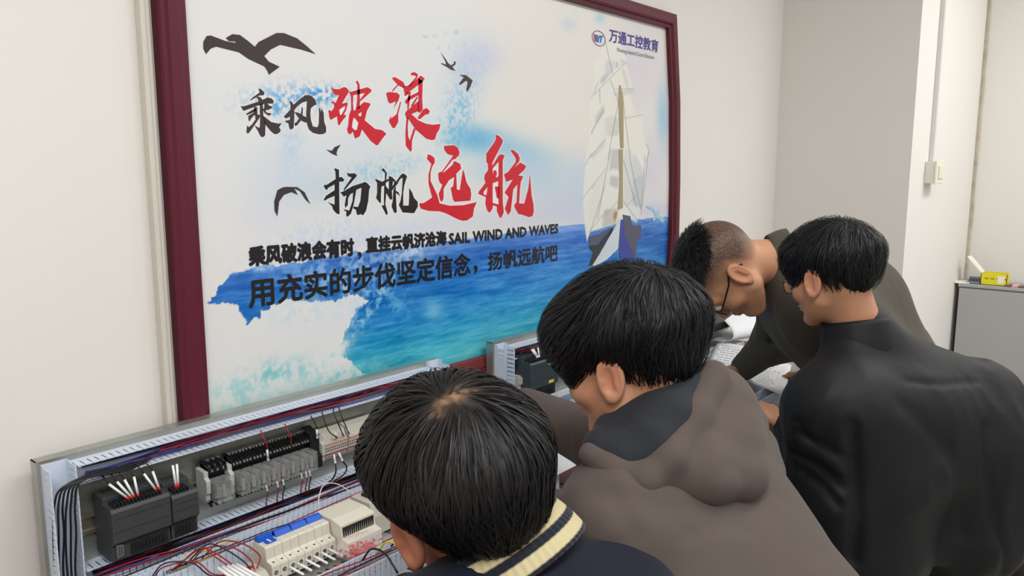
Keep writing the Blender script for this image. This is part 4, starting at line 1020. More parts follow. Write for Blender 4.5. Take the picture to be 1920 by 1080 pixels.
def strands(n, sdf, th, cut, rng, length=(.05, .10), width=.0007, lift=(.0005, .006), grav=.35, seg=8, fringe=0.0, spiky=0.0, whorl=WHORL, clump=.5, region=None):
    """ribbons that follow the outer hair surface away from the whorl"""
    r = rng.normal(size=(n * 3, 3)); r /= np.linalg.norm(r, axis=1)[:, None]
    r[:, 2] = np.abs(r[:, 2]) * 1.0 - .35 * (rng.rand(n * 3))
    p = np.array([-.014, 0, .03]) + r * np.array([.11, .09, .095])
    def grad(q):
        e = .002; g = np.stack([sdf(q + np.array([e, 0, 0])) - sdf(q - np.array([e, 0, 0])), sdf(q + np.array([0, e, 0])) - sdf(q - np.array([0, e, 0])), sdf(q + np.array([0, 0, e])) - sdf(q - np.array([0, 0, e]))], -1)
        return g / (np.linalg.norm(g, axis=-1, keepdims=True) + 1e-9)
    for _ in range(3): p = p - grad(p) * sdf(p)[:, None]
    keep = p[:, 2] > np.interp(p[:, 0], *cut) + .004
    if region is not None: keep &= region(p)
    p = p[keep][:n]; n = len(p)
    L = rng.uniform(*length, n); off0 = rng.uniform(*lift, n)
    cl = vnoise(p[:, 0] * 70 + 3, p[:, 1] * 70, p[:, 2] * 70); sw = vnoise(p[:, 0] * 16 + 9, p[:, 1] * 16, p[:, 2] * 16)
    pts = [p]; nr = []
    for s_ in range(seg):
        g = grad(p); nr.append(g)
        t = p - whorl; t = t + np.array([0, 0, -1.]) * (grav * .12)
        t[:, 0] += fringe * .06
        side = np.cross(g, t); t = t / (np.linalg.norm(t, axis=1)[:, None] + 1e-6)
        side /= np.linalg.norm(side, axis=1)[:, None] + 1e-6
        t = t + side * (clump * (cl * .6 + sw))[:, None] + rng.normal(size=(n, 3)) * .06
        t = t - g * (t * g).sum(1)[:, None] * (1 - spiky * .2)
        t /= np.linalg.norm(t, axis=1)[:, None] + 1e-6
        p = p + t * (L / seg)[:, None]
        f = (s_ + 1) / seg
        d = sdf(p); target = off0 * (4 * f * (1 - f) + .25) + spiky * f * L * .8
        p = p - grad(p) * (d - target)[:, None] * (1.0 if spiky == 0 else .9)
        pts.append(p)
    nr.append(grad(p)); P = np.stack(pts, 1); N = np.stack(nr, 1); K = seg + 1
    T = np.gradient(P, axis=1); S_ = np.cross(T, N); S_ /= np.linalg.norm(S_, axis=-1, keepdims=True) + 1e-9
    S_ = S_ + N * rng.uniform(-.5, .5, (n, 1, 1)); S_ /= np.linalg.norm(S_, axis=-1, keepdims=True)
    wd = width * rng.uniform(.6, 1.4, n)[:, None, None] * np.interp(np.linspace(0, 1, K), [0, .15, .7, 1], [.5, 1, .8, .08])[None, :, None]
    A = P + S_ * wd; B = P - S_ * wd
    V = np.stack([A, B], 2).reshape(-1, 3)
    base = (np.arange(n)[:, None] * K + np.arange(seg)[None, :]) * 2
    F = np.stack([base, base + 1, base + 3, base + 2], -1).reshape(-1, 4)
    tone = np.repeat(rng.uniform(.7, 1.35, n), K * 2)
    return V, F, tone

def hair_object(name, scale, M3, org, th, cut, rng, n=5000, back=0.0, tone=(20, 18, 19), patch=0.0, parent=None, **kw):
    f = lambda q: hair_sdf(q, th, cut, back)
    V, F = surface_net(f, (-.16, -.125, -.11), (.14, .125, .165), .003)
    sm = lambda q: hair_sdf(np.asarray(q, np.float32), th, cut, back, raw=True)
    c0 = np.array(srgb(*tone)); col = np.repeat(c0[None], len(V), 0) * (.75 + .3 * fbm(V[:, 0] * 60, V[:, 1] * 60, 2., 3))[:, None]
    wh = kw.get('whorl', WHORL)
    if patch:
        dd = V - wh; k = np.exp(-((dd[:, 0] / .008) ** 2 + (dd[:, 1] / .026) ** 2)) * (.65 + .9 * fbm(V[:, 0] * 160, V[:, 1] * 160, 3., 2)) * patch
        k = np.clip(k, 0, 1)[:, None]; col = col * (1 - k) + k * np.array(srgb(140, 108, 84))
    sV, sF, tn = strands(n, sm, th, cut, rng, **kw)
    if patch:      # thin the strands where the scalp shows
        K2 = (kw.get('seg', 8) + 1) * 2; root = sV.reshape(-1, K2, 3)[:, 0]; dd = root - wh
        q = np.exp(-((dd[:, 0] / .009) ** 2 + (dd[:, 1] / .022) ** 2)) * patch > rng.rand(len(root)) * .9
        keepv = np.repeat(~q, K2); mp = np.cumsum(keepv) - 1; fk = keepv[sF[:, 0]]
        sF = mp[sF[fk]]; sV = sV[keepv]; tn = tn[keepv]
    scol = c0[None] * tn[:, None] * 1.1
    A = np.concatenate([V, sV]); FF = np.concatenate([F, sF + len(V)]); CC = np.concatenate([col, scol])
    W = org + (A * scale) @ M3.T
    me = np_mesh(name, W, FF); set_col(me, CC); o = link(name, me, M_hair, parent)
    return o

def finger_chain(wrist, dirn, palm_n, size=1.0, curl=.5, left=True):
    """returns list of cones (a,b,ra,rb) for a hand: palm, four fingers, thumb"""
    d = dirn / np.linalg.norm(dirn); nn = palm_n - d * (palm_n @ d); nn /= np.linalg.norm(nn); s = np.cross(nn, d) * (1 if left else -1)
    w_ = np.array(wrist, float); L = []; z = size
    for k, (sx, fl) in enumerate(((.028, .070), (.0095, .078), (-.009, .073), (-.026, .058))):
        kn = w_ + d * .085 * z + s * sx * z; L.append((w_ + s * sx * .6 * z + d * .012, kn, .0155 * z, .0115 * z))
        a = kn; ang = curl * (.5 + .08 * k); ln = fl * z
        for j, fr in enumerate((.45, .32, .23)):
            dr = d * math.cos(ang) + nn * math.sin(ang); b = a + dr * ln * fr
            L.append((a, b, (.0098 - .0011 * j) * z, (.0088 - .0013 * j) * z)); a = b; ang += curl * .8
    a = w_ + d * .022 * z + s * .030 * z; dr = (d * .65 + s * .62 + nn * .35); dr /= np.linalg.norm(dr)
    b = a + dr * .042 * z; L.append((w_ + d * .01, a, .016 * z, .015 * z)); L.append((a, b, .0145 * z, .0105 * z))
    dr2 = d * .85 + s * .2 + nn * .5; dr2 /= np.linalg.norm(dr2); L.append((b, b + dr2 * .030 * z, .0105 * z, .0080 * z))
    return L
def trace(L, k, px, py):
    """walk along a sight line to the first garment surface: used only to lay creases on the cloth"""
    d = ray(px, py); d = d / np.linalg.norm(d); t = .5
    for _ in range(60):
        p = (CAM + d * t)[None].astype(np.float32); v = None
        for c in L:
            e = sd_cone(p, c[0], c[1], c[2], c[3]); v = e if v is None else smin(v, e, k)
        t += float(v[0]) * .9
        if float(v[0]) < .001 or t > 5: break
    return CAM + d * t
def crease_fn(L, k, lines):
    segs = []
    for pts, amp, wd in lines:
        P = [trace(L, k, *q) for q in pts]
        segs.append((P, amp, wd))
    def g(p, d):
        for P, amp, wd in segs:
            m = None
            for a, b in zip(P[:-1], P[1:]):
                e = np.maximum(sd_cone(p, a, b, 0, 0), 0); m = e if m is None else np.minimum(m, e)
            d = d + amp * np.exp(-(m / wd) ** 2)
        return d
    return g
def cones_mesh(L, k, h, pad=.03, extra=None, disp=None):
    pts = np.array([q for c in L for q in c[:2]]); rm = max(max(c[2:4]) for c in L)
    lo, hi = pts.min(0) - rm - pad, pts.max(0) + rm + pad
    def f(p):
        d = None
        for c in L:
            e = sd_cone(p, c[0], c[1], c[2], c[3]); kk = c[4] if len(c) > 4 else k
            d = e if d is None else smin(d, e, kk)
        if disp is not None: d = d + disp(p)
        if extra is not None: d = extra(p, d)
        return d
    return surface_net(f, lo, hi, h)

def person(spec):
    """spec: dictionary of joints in room coordinates plus looks"""
    sc, M3, hc = spec['scale'], spec['frame'], spec['head']
    J = spec['joints']; rng = np.random.RandomState(spec['seed'])
    base = ((J['ankle_l'] + J['ankle_r']) / 2); base = np.array([base[0], base[1], 0.])
    root = empty('person', spec['label'], 'person', tuple(base))
    # head + neck in head coordinates
    nl = (J['neck'] - hc) @ M3 / sc
    hs = lambda p: head_sdf(p, spec.get('fat', 0.), nl)
    V, F = surface_net(hs, np.minimum((-.125, -.105, -.13), nl - .07), np.maximum((.125, .105, .13), nl + .07), .0025)
    col = skin_col(V, None, spec['skin'])
    if spec.get('crop'):   # very short hair fading into the skin (its own colour on the scalp)
        zl = np.interp(V[:, 0], [-.12, -.05, -.03, .02, .06, .085], [-.055, -.045, .0, .015, .045, .058])
        k = np.clip((V[:, 2] - zl) / .055, 0, 1) ** .7 * (V[:, 2] > zl) * (.92 + .25 * vnoise(V[:, 0] * 500, V[:, 1] * 500, V[:, 2] * 500))
        k[(np.abs(V[:, 1]) > .080)] = 0
        k = np.clip(k, 0, 1)[:, None] * .93; col = col * (1 - k) + k * np.array(srgb(38, 34, 32))
    allV = [hc + (V * sc) @ M3.T]; allF = [F]; allC = [col]; o_ = len(V)
    inner = [(a, b, max(ra - .016, .02), max(rb - .016, .02)) for a, b, ra, rb in [c[:4] for c in spec['torso'] + spec['arms'] + spec['legs']]]
    V, F = cones_mesh(inner, .03, .012)
    allV.append(V); allF.append(F + o_); o_ += len(V); allC.append(np.repeat([srgb(*spec['skin'])], len(V), 0))
    for hd in spec['hands']:
        L = finger_chain(*hd['args'], size=sc, curl=hd.get('curl', .5), left=hd['left']) + [(hd['from'], hd['args'][0], .027, .022)]
        V, F = cones_mesh(L, .006, .0028)
        allV.append(V); allF.append(F + o_); o_ += len(V); allC.append(np.repeat([srgb(*spec['skin'])], len(V), 0) * (1 + .1 * vnoise(V[:, 0] * 90, V[:, 1] * 90, V[:, 2] * 90))[:, None])
    me = np_mesh('body', np.concatenate(allV), np.concatenate(allF)); set_col(me, np.concatenate(allC))
    body = child(link('body', me, M_skin), root)
    b = MB(); b2 = MB()
    for s in (1, -1):
        for bb, c_, r_ in ((b, (.083, .031 * s, .001), .0118), (b2, (.0905, .0315 * s, -.001), .0058)):
            bm = bmesh.new(); bmesh.ops.create_uvsphere(bm, u_segments=12, v_segments=8, radius=r_)
            bb.add([hc + ((np.array(v.co) + c_) * sc) @ M3.T for v in bm.verts], [[v.index for v in f.verts] for f in bm.faces]); bm.free()
    e = child(b.build('eyes', M_eye, smooth=True), root); child(b2.build('iris', M_iris, smooth=True), root)
    # clothes
    for piece, nm, m_, h_ in spec['clothes']:
        if piece == 'jacket': L = spec['torso'] + spec['arms']
        else: L = spec['legs']
        ex_ = spec.get('extra_' + piece)
        if piece == 'jacket' and spec.get('creases'): ex_ = crease_fn(L, spec.get('k', .045), spec['creases'])
        V, F = cones_mesh(L, spec.get('k', .045) if piece == 'jacket' else .05, h_, pad=.05, extra=ex_, disp=spec.get('folds_' + piece))
        me = np_mesh(nm, V, F)
        if spec.get('colour_' + piece): set_col(me, spec['colour_' + piece](V)); 
        child(link(nm, me, m_), root)
    for s in 'lr':
        a = J['ankle_' + s]; d = np.array([spec['facing'][0], spec['facing'][1], 0.]); d /= np.linalg.norm(d)
        V, F = cones_mesh([(np.array([a[0], a[1], .055]), np.array([a[0], a[1], .055]) - d * .03, .045, .045), (np.array([a[0], a[1], .052]), np.array([a[0], a[1], .048]) + d * .09, .048, .046), (np.array([a[0], a[1], .05]) + d * .09, np.array([a[0], a[1], .042]) + d * .15, .046, .040)], .02, .008,
                          extra=lambda p, d_: smax(d_, .002 - p[..., 2], .004))
        child(link('shoe', np_mesh('shoe', V, F), M_shoe), root)
    return root

def glasses(root, M3, hc, sc, rim=.0011, drop=0.0):
    W = lambda q: hc + (np.array(q) * sc) @ M3.T
    g = child(MB().tube([W((.100, -.011, .004)), W((.105, 0, .008)), W((.100, .011, .004))], rim * sc, 6).build('glasses', M_metal, smooth=True), root)
    def sub(b, nm, m_, sm=True):
        o = b.build(nm, m_, smooth=sm); o.parent = g; o.location = (0, 0, 0)
    b = MB(); lens = MB()
    for s in (1, -1):
        ring = []
        for k in range(25):
            a = 2 * math.pi * k / 24
            yy = .034 + .023 * math.copysign(abs(math.cos(a)) ** .8, math.cos(a)); zz = -.004 + .0175 * math.copysign(abs(math.sin(a)) ** .8, math.sin(a))
            ring.append((.102 - (yy - .01) * .16, yy * s, zz))
        b.tube([W(q) for q in ring], rim * sc, 6, cap=False)
        lens.add([W(q) for q in ring[:-1]] + [W((.1005, .034 * s, -.004))], [(k, (k + 1) % 24, 24) for k in range(24)])
    sub(b, 'rim', M_metal); sub(lens, 'lens', M_lens)
    for s in (1, -1):
        sub(MB().tube([W((.096, .058 * s, .004)), W((.078, .076 * s, .007)), W((.02, .0835 * s, .012)), W((-.006, .086 * s, .022)), W((-.020, .083 * s, .016)), W((-.034, .079 * s, -.006))], [rim * sc, rim * 1.2 * sc, rim * 1.3 * sc, rim * 1.6 * sc, rim * 1.9 * sc, rim * 1.6 * sc], 6), 'temple_arm', M_metal)
    return g

def wool(name, rgb, rough=.85, bump=(420, .25, .0006), sheen=.06, attr=None):
    return mat(name, rgb, rough, noise=(6, .035), bump=bump, spec=.2, sheen=sheen, attr=attr)

# ------------------------------------------------------------------ the four people
def pt(px, py, dep): return np.array(at(px, py, dep))
def fold_noise(amp, f1, seed, stretch=(1, 1, .5), rot=0.0):
    """drapery: warped ridges, long in one direction"""
    c_, s_ = math.cos(rot), math.sin(rot)
    def g(p):
        X, Y, Z = p[..., 0] * c_ + p[..., 2] * s_, p[..., 1], -p[..., 0] * s_ + p[..., 2] * c_
        w1 = vnoise(X * 5 + seed, Y * 5, Z * 5) * .07; w2 = vnoise(X * 5, Y * 5 + seed, Z * 5 + 9) * .07
        X, Y, Z = (X + w1) * f1 * stretch[0], (Y + w2) * f1 * stretch[1], (Z + w1) * f1 * stretch[2]
        a = (1 - np.abs(vnoise(X + seed, Y, Z)) * 2.2); b = 1 - np.abs(vnoise(X * 2.1, Y * 2.1 + seed, Z * 2.1)) * 2.2
        m = np.clip(vnoise(X * .4 + 5, Y * .4, Z * .4 + seed) * 1.5 + .5, 0, 1)
        return (-amp * m * (a * .8 + b * .35)).astype(np.float32)
    return g
MOP = ([-.16, -.11, -.07, -.030, -.012, .012, .030, .050, .080, .14], [-.062, -.062, -.058, -.042, .008, .014, -.004, .012, .030, .030])
def torso_cones(neck, sl, sr, hl, hr, rs=.085, rc=.115, rh=.12, lean=0):
    mid_s = (sl + sr) / 2; mid_h = (hl + hr) / 2
    cl, cr = sl * .62 + mid_s * .38, sr * .62 + mid_s * .38
    return [(sl, sr, rs, rs), (cl * .8 + mid_h * .2, hl, rc, rh), (cr * .8 + mid_h * .2, hr, rc, rh),
            (mid_s * .85 + mid_h * .15, mid_h, rc, rh), (neck, mid_s, .062, .10), (neck, sl, .045, rs), (neck, sr, .045, rs)]
def arm_cones(s, e, w_, rs=.075, re=.058, rw=.046):
    return [(s, e, rs, re), (e, w_, re, rw)]
def leg_cones(h, k, a): return [(h, k, .105, .075), (k, np.array([a[0], a[1], .10]), .072, .062)]
def ring_collar(name, c, axis, ref, r0, r1, h, rows, m, parent, thick=.004, ell=1.0, ribs=0, open_at=None, colours=None):
    """band around the neck: c = centre of the upper rim, axis = toward the torso, ref = direction of the wide radius"""
    a = axis / np.linalg.norm(axis); u = ref - a * (ref @ a); u /= np.linalg.norm(u); v = np.cross(a, u); n = 240 if ribs else 72
    V = []; C_ = []
    for side in (0, 1):
        for j in range(rows + 1):
            t = j / rows; r = r0 + (r1 - r0) * t ** 1.2 + (.0035 * math.sin(t * math.pi)) - (thick if side else 0)
            for i in range(n):
                th = 2 * math.pi * i / n; rr = r + (ribs * .0006 * (1 if i % 4 < 2 else -1) if not side else 0)
                V.append(c + a * (h * t) + u * rr * math.cos(th) + v * rr * ell * math.sin(th))
                if colours: C_.append(srgb(*colours(t)))
    F = []
    for side in (0, 1):
        o = side * (rows + 1) * n
        for j in range(rows):
            for i in range(n):
                q = (o + j * n + i, o + j * n + (i + 1) % n, o + (j + 1) * n + (i + 1) % n, o + (j + 1) * n + i)
                F.append(q if side == 0 else q[::-1])
    o = (rows + 1) * n
    for i in range(n):
        F.append((i, o + i, o + (i + 1) % n, (i + 1) % n)); k = rows * n
        F.append((k + i, k + (i + 1) % n, o + k + (i + 1) % n, o + k + i))
    me = np_mesh(name, np.array(V), np.array(F))
    if colours: set_col(me, np.array(C_))
    return child(link(name, me, m), parent)

# ---- hooded man
M_taupe = wool('taupe sweat fleece', (84, 74, 69), attr=None)
M_hood = wool('hood fleece', (84, 74, 69), attr='tint')
M_dark_tr = wool('dark trouser cloth', (38, 40, 46)); M_navy = wool('navy jersey', (19, 22, 35)); M_olive = wool('olive grey sweat fleece', (80, 76, 67))
M_black = mat('black nylon', (18, 19, 21), .6, noise=(5, .05), bump=(45, .25, .003), spec=.3)
M_rib = mat('striped rib knit', (255, 255, 255), .85, attr='tint', spec=.2, sheen=.2, bump=(500, .2, .0005))
def P2():
    hc = pt(1176, 672, 1.24); n = pt(1248, 815, 1.24); sl = pt(1154, 992, 1.12); sr = pt(1366, 872, 1.40)
    hl, hr = np.array([.93, -1.02, .88]), np.array([1.10, -1.12, .88])
    kl, kr = np.array([.98, -.98, .48]), np.array([1.24, -1.12, .48])
    J = dict(neck=n, ankle_l=np.array([.96, -1.04, .08]), ankle_r=np.array([1.26, -1.18, .08]))
    el, wl = np.array([1.05, -.80, .93]), np.array([1.20, -.60, .87]); er, wr = pt(1160, 842, 1.62), pt(985, 768, 1.82)
    M3 = frame(cam_vec(-.78, -.32, -.58), cam_vec(-.33, .92, .04))
    spec = dict(label='man in a taupe hooded sweatshirt with dark hood lining, reaching over the boards', seed=2, scale=1.06, frame=M3, head=hc, joints=J, fat=.006, skin=(186, 136, 106),
        torso=torso_cones(n, sl, sr, hl, hr, .075, .120, .12), arms=arm_cones(sl, el, wl, .072) + arm_cones(sr, er, wr, .078, .066, .050), legs=leg_cones(hl, kl, J['ankle_l']) + leg_cones(hr, kr, J['ankle_r']),
        hands=[dict(args=(wl, np.array([.7, .7, -.25]), np.array([0, .1, -1.])), left=True, curl=.6, **{'from': el}), dict(args=(wr, wr - er, np.array([0, .2, -1.])), left=False, curl=.5, **{'from': er})],
        clothes=[('jacket', 'hooded_sweatshirt', M_taupe, .0065), ('trousers', 'trousers', M_dark_tr, .010)], facing=FW, folds_jacket=fold_noise(.007, 7, 3), k=.05, creases=[([(1120, 925), (1240, 950), (1400, 965), (1450, 930)], .006, .018), ([(1290, 1000), (1350, 985), (1400, 990)], .004, .012), ([(1130, 1075), (1180, 1000), (1160, 940)], .006, .018), ([(1470, 850), (1500, 930), (1540, 1040)], .005, .02)])
    r = person(spec)
    o = hair_object('hair', 1.06, M3, hc, .020, ([-.16, -.11, -.07, -.034, -.016, .010, .028, .050, .080, .14], [-.070, -.070, -.062, -.046, .006, .012, -.012, .006, .022, .020]), np.random.RandomState(5), n=5200, back=.012, tone=(15, 14, 17), fringe=.5, length=(.05, .11), lift=(.0005, .007))
    child(o, r)
    z = 1.07
    H = lambda x, y, d, r: (pt(x, y, d * z), r)
    def chain(*q): return [(q[i][0], q[i + 1][0], q[i][1], q[i + 1][1]) for i in range(len(q) - 1)]
    ridge = chain(H(1108, 852, 1.06, .018), H(1150, 884, 1.035, .020), H(1206, 902, 1.02, .022), H(1258, 858, 1.03, .022), H(1300, 780, 1.075, .024), H(1338, 706, 1.12, .026))
    pouch = chain(H(1260, 900, 1.045, .030), H(1322, 892, 1.05, .040), H(1382, 884, 1.09, .040), H(1380, 800, 1.17, .042), H(1352, 735, 1.17, .040)) + chain(H(1318, 858, 1.07, .042), H(1354, 820, 1.12, .054), H(1362, 762, 1.14, .045))
    cre = [[pt(1302, 826, 1.07), pt(1345, 858, 1.055), pt(1368, 880, 1.06)], [pt(1352, 892, 1.06), pt(1392, 872, 1.085), pt(1416, 900, 1.10)]]
    def ex(p, d):
        for c_ in cre:
            for a, b in zip(c_[:-1], c_[1:]):
                d = d + .013 * np.exp(-(np.clip(sd_cone(p, a, b, 0, 0), 0, 1) / .010) ** 2)
        return d
    V, F = cones_mesh(ridge + pouch, .020, .004, extra=ex, disp=fold_noise(.008, 8, 5, (1, 1, .5), .7))
    child(link('hood', np_mesh('hood', V, F), M_taupe), r)
    lin = chain(H(1128, 838, 1.075, .028), H(1178, 862, 1.055, .032), H(1222, 838, 1.06, .038), H(1262, 788, 1.085, .040), H(1302, 728, 1.125, .036)) + chain(H(1150, 812, 1.11, .032), H(1225, 785, 1.10, .042))
    V, F = cones_mesh(lin, .02, .0045, disp=fold_noise(.007, 16, 8, (1, 1, .5), 1.0))
    child(link('hood_lining', np_mesh('hood_lining', V, F), wool('charcoal lining', (42, 44, 49))), r)['label'] = 'dark charcoal hood lining'
P2()
def P1():
    hc = pt(873, 922, 1.0); n = pt(955, 1055, .99); sl = pt(790, 1240, .90); sr = pt(1150, 1150, 1.04)
    hl, hr = np.array([.52, -1.18, .88]), np.array([.74, -1.30, .88])
    J = dict(neck=n, ankle_l=np.array([.44, -1.20, .08]), ankle_r=np.array([.72, -1.34, .08]))
    el, wl = np.array([.42, -.78, .93]), np.array([.62, -.62, .86]); er, wr = np.array([.86, -.86, .90]), np.array([.80, -.62, .86])
    M3 = frame(cam_vec(-.46, -.20, -.84), cam_vec(-.37, .87, .14))
    spec = dict(label='man with head bent in a navy jacket with cream striped collar', seed=1, scale=1.15, frame=M3, head=hc, joints=J, skin=(186, 126, 98),
        torso=torso_cones(n, sl, sr, hl, hr, .075, .105, .12), arms=arm_cones(sl, el, wl) + arm_cones(sr, er, wr), legs=leg_cones(hl, np.array([.42, -1.12, .48]), J['ankle_l']) + leg_cones(hr, np.array([.70, -1.26, .48]), J['ankle_r']),
        hands=[dict(args=(wl, np.array([.6, .8, -.2]), np.array([0, .1, -1.])), left=True, **{'from': el}), dict(args=(wr, np.array([.0, 1., -.2]), np.array([0, .1, -1.])), left=False, **{'from': er})],
        clothes=[('jacket', 'varsity_jacket', M_navy, .0065), ('trousers', 'trousers', M_dark_tr, .012)], facing=FW, folds_jacket=fold_noise(.005, 8, 13), k=.05)
    r = person(spec)
    o = hair_object('hair', 1.15, M3, hc, .017, ([-.16, -.11, -.07, -.034, -.016, .010, .028, .050, .080, .14], [-.105, -.105, -.092, -.064, -.006, .012, -.008, .006, .022, .020]), np.random.RandomState(15), n=7500, back=.010, tone=(20, 18, 18), patch=1.1, fringe=.15, length=(.06, .13), lift=(.0004, .006), width=.0008, whorl=np.array([-.078, .004, .098]))
    child(o, r)
    ax = cam_vec(.52, -.84, .10)
    st = lambda t: (186, 174, 136) if (.18 < t < .42 or .60 < t < .92) else (26, 28, 38)
    ring_collar('striped_collar', n - ax * .046, ax, cam_vec(.84, .52, 0), .088, .106, .056, 25, M_rib, r, ell=.95, ribs=1, colours=st, thick=.006)['label'] = 'ribbed collar with two cream stripes'
P1()
def P4():
    hc = pt(1558, 518, 1.78); n = pt(1608, 625, 1.80); sl = pt(1566, 772, 1.72); sr = pt(1822, 768, 1.90)
    hl, hr = np.array([1.82, -1.02, .90]), np.array([2.06, -1.17, .90])
    J = dict(neck=n, ankle_l=np.array([1.80, -1.06, .08]), ankle_r=np.array([2.10, -1.22, .08]))
    el, wl = pt(1556, 930, 1.74), pt(1490, 808, 1.90); er, wr = pt(1912, 960, 1.88), pt(1880, 1090, 2.02)
    M3 = frame(cam_vec(-.46, -.36, -.82), cam_vec(-.20, .97, -.06))
    spec = dict(label='man in a black collared jacket seen from behind, wearing thin glasses', seed=4, scale=.95, frame=M3, head=hc, joints=J, skin=(186, 136, 106),
        torso=torso_cones(n, sl, sr, hl, hr, .092, .128, .140) + [(hl, hl * np.array([1, 1, .80]), .140, .155), (hr, hr * np.array([1, 1, .80]), .140, .155)], arms=arm_cones(sl, el, wl, .088, .070, .048) + arm_cones(sr, er, wr, .100, .078, .05), legs=leg_cones(hl, np.array([1.80, -.98, .48]), J['ankle_l']) + leg_cones(hr, np.array([2.08, -1.12, .48]), J['ankle_r']),
        hands=[dict(args=(wl, cam_vec(-.62, .50, -.6), np.array([0, .2, -1.])), left=True, curl=.5, **{'from': el}), dict(args=(wr, np.array([.1, 1., -.1]), np.array([0, .1, -1.])), left=False, **{'from': er})],
        clothes=[('jacket', 'black_jacket', M_black, .0075), ('trousers', 'trousers', M_dark_tr, .012)], facing=FW, folds_jacket=fold_noise(.010, 8, 23, (1, 1, .4)), k=.06,
        creases=[([(1598, 800), (1600, 870), (1606, 960), (1600, 1050)], .012, .014), ([(1500, 812), (1548, 838), (1588, 862)], .009, .009), ([(1492, 846), (1540, 880), (1580, 915)], .010, .009), ([(1505, 885), (1545, 915), (1572, 948)], .009, .009), ([(1500, 829), (1545, 858), (1585, 888)], -.007, .009),
                 ([(1455, 760), (1500, 790), (1520, 830)], .006, .010), ([(1700, 716), (1760, 722), (1830, 716)], .004, .008), ([(1848, 800), (1852, 890), (1868, 1000), (1880, 1070)], .009, .012), ([(1690, 760), (1780, 850), (1800, 1000)], .005, .02)])
    r = person(spec)
    o = hair_object('hair', .95, M3, hc, .015, ([-.16, -.11, -.07, -.034, -.016, .010, .028, .050, .080, .14], [-.062, -.062, -.056, -.040, .010, .016, .002, .012, .025, .022]), np.random.RandomState(25), n=4200, back=.010, tone=(17, 17, 20), fringe=.4, length=(.04, .09), lift=(.0005, .008))
    child(o, r); glasses(r, M3, hc, .95)
    ring_collar('collar', pt(1603, 600, 1.79), cam_vec(.12, -.98, .05), cam_vec(1, 0, 0), .072, .082, .088, 8, M_black, r, ell=.95, thick=.005)
P4()
def P3():
    hc = pt(1358, 508, 2.15); n = pt(1462, 492, 2.20); sl = pt(1535, 570, 2.10); sr = pt(1492, 560, 2.42)
    hl, hr = np.array([2.29, -.92, .96]), np.array([2.53, -.86, .98])
    J = dict(neck=n, ankle_l=np.array([2.36, -1.0, .08]), ankle_r=np.array([2.62, -.92, .08]))
    el, wl = np.array([2.40, -.86, 1.03]), np.array([2.60, -.66, .875]); er, wr = pt(1458, 634, 2.46), pt(1396, 688, 2.60)
    M3 = frame(cam_vec(-.17, -.95, -.20), cam_vec(-.97, .22, .12))
    spec = dict(label='bending man with cropped hair and dark glasses in an olive grey sweatshirt', seed=3, scale=1.12, frame=M3, head=hc, joints=J, fat=.008, skin=(190, 140, 108), crop=True,
        torso=torso_cones(n, sl, sr, hl, hr, .100, .140, .145) + [(pt(1520, 540, 2.22), pt(1590, 575, 2.32), .120, .155), (pt(1590, 575, 2.32), (hl + hr) / 2, .155, .15)], arms=arm_cones(sl, el, wl) + arm_cones(sr, er, wr, .085, .064, .044), legs=leg_cones(hl, np.array([2.31, -.92, .5]), J['ankle_l']) + leg_cones(hr, np.array([2.56, -.84, .5]), J['ankle_r']),
        hands=[dict(args=(wl, np.array([.3, 1., -.2]), np.array([0, .1, -1.])), left=True, **{'from': el}), dict(args=(wr, cam_vec(-.75, -.28, -.5), np.array([0, .1, -1.])), left=False, curl=.5, **{'from': er})],
        clothes=[('jacket', 'sweatshirt', M_olive, .0075), ('trousers', 'trousers', M_dark_tr, .012)], facing=-RT, folds_jacket=fold_noise(.008, 11, 33), k=.05, creases=[([(1424, 580), (1445, 635), (1480, 680), (1510, 700)], .016, .012), ([(1400, 625), (1425, 650)], .006, .006), ([(1410, 600), (1440, 628)], .006, .006), ([(1385, 660), (1405, 690)], .006, .006)])
    r = person(spec)
    top = lambda p: p[:, 2] > .062 + .1 * np.clip(-p[:, 0] - .02, 0, 1)
    o = hair_object('hair', 1.12, M3, hc, .004, ([-.16, -.10, -.06, .0, .04, .075, .14], [.20, .095, .075, .070, .068, .066, .062]), np.random.RandomState(35), n=5200, back=0, tone=(24, 22, 22), length=(.010, .022), lift=(.0, .002), spiky=.8, seg=4, width=.0007, region=top)
    child(o, r); glasses(r, M3, hc, 1.12, rim=.0016)
    ring_collar('collar', pt(1440, 492, 2.19), cam_vec(.95, .05, .05), cam_vec(0, 1, 0), .076, .092, .050, 8, M_olive, r, ell=.9, thick=.008)
P3()

# ------------------------------------------------------------------ far flat board, papers, cabinet, switch
fb2 = empty('flat_board', 'zinc board with ducts lying flat on the far desk under the papers', 'control board', (1.7, -.3, TZ))
child(MB().box(1.66, 3.10, -.60, -.115, TZ + .0005, TZ + .004).build('back_plate', M_zinc), fb2)
for y0 in (-.19, -.39, -.585):
    hd = finger_duct(1.42, .044, .062); place_mb(hd, MX((1.665, y0, TZ + .0042), (1, 0, 0), (0, 1, 0), (0, 0, 1)))
    child(hd.build('wiring_duct', M_duct), fb2)
ZP = TZ + .0672
sheet([on_z(1345, 640, ZP + .004), on_z(1425, 655, ZP + .004), on_z(1396, 705, ZP + .004), on_z(1325, 690, ZP + .004)], 'loose drawing sheet lying left of the bending man\'s sleeve', curl=.004, lines=9)
sheet([on_z(1408, 672, ZP + .002), on_z(1484, 684, ZP + .002), on_z(1470, 745, ZP + .002), on_z(1404, 716, ZP + .002)], 'drawing sheet under the bending man\'s forearm beside the duct', curl=.003, lines=10)
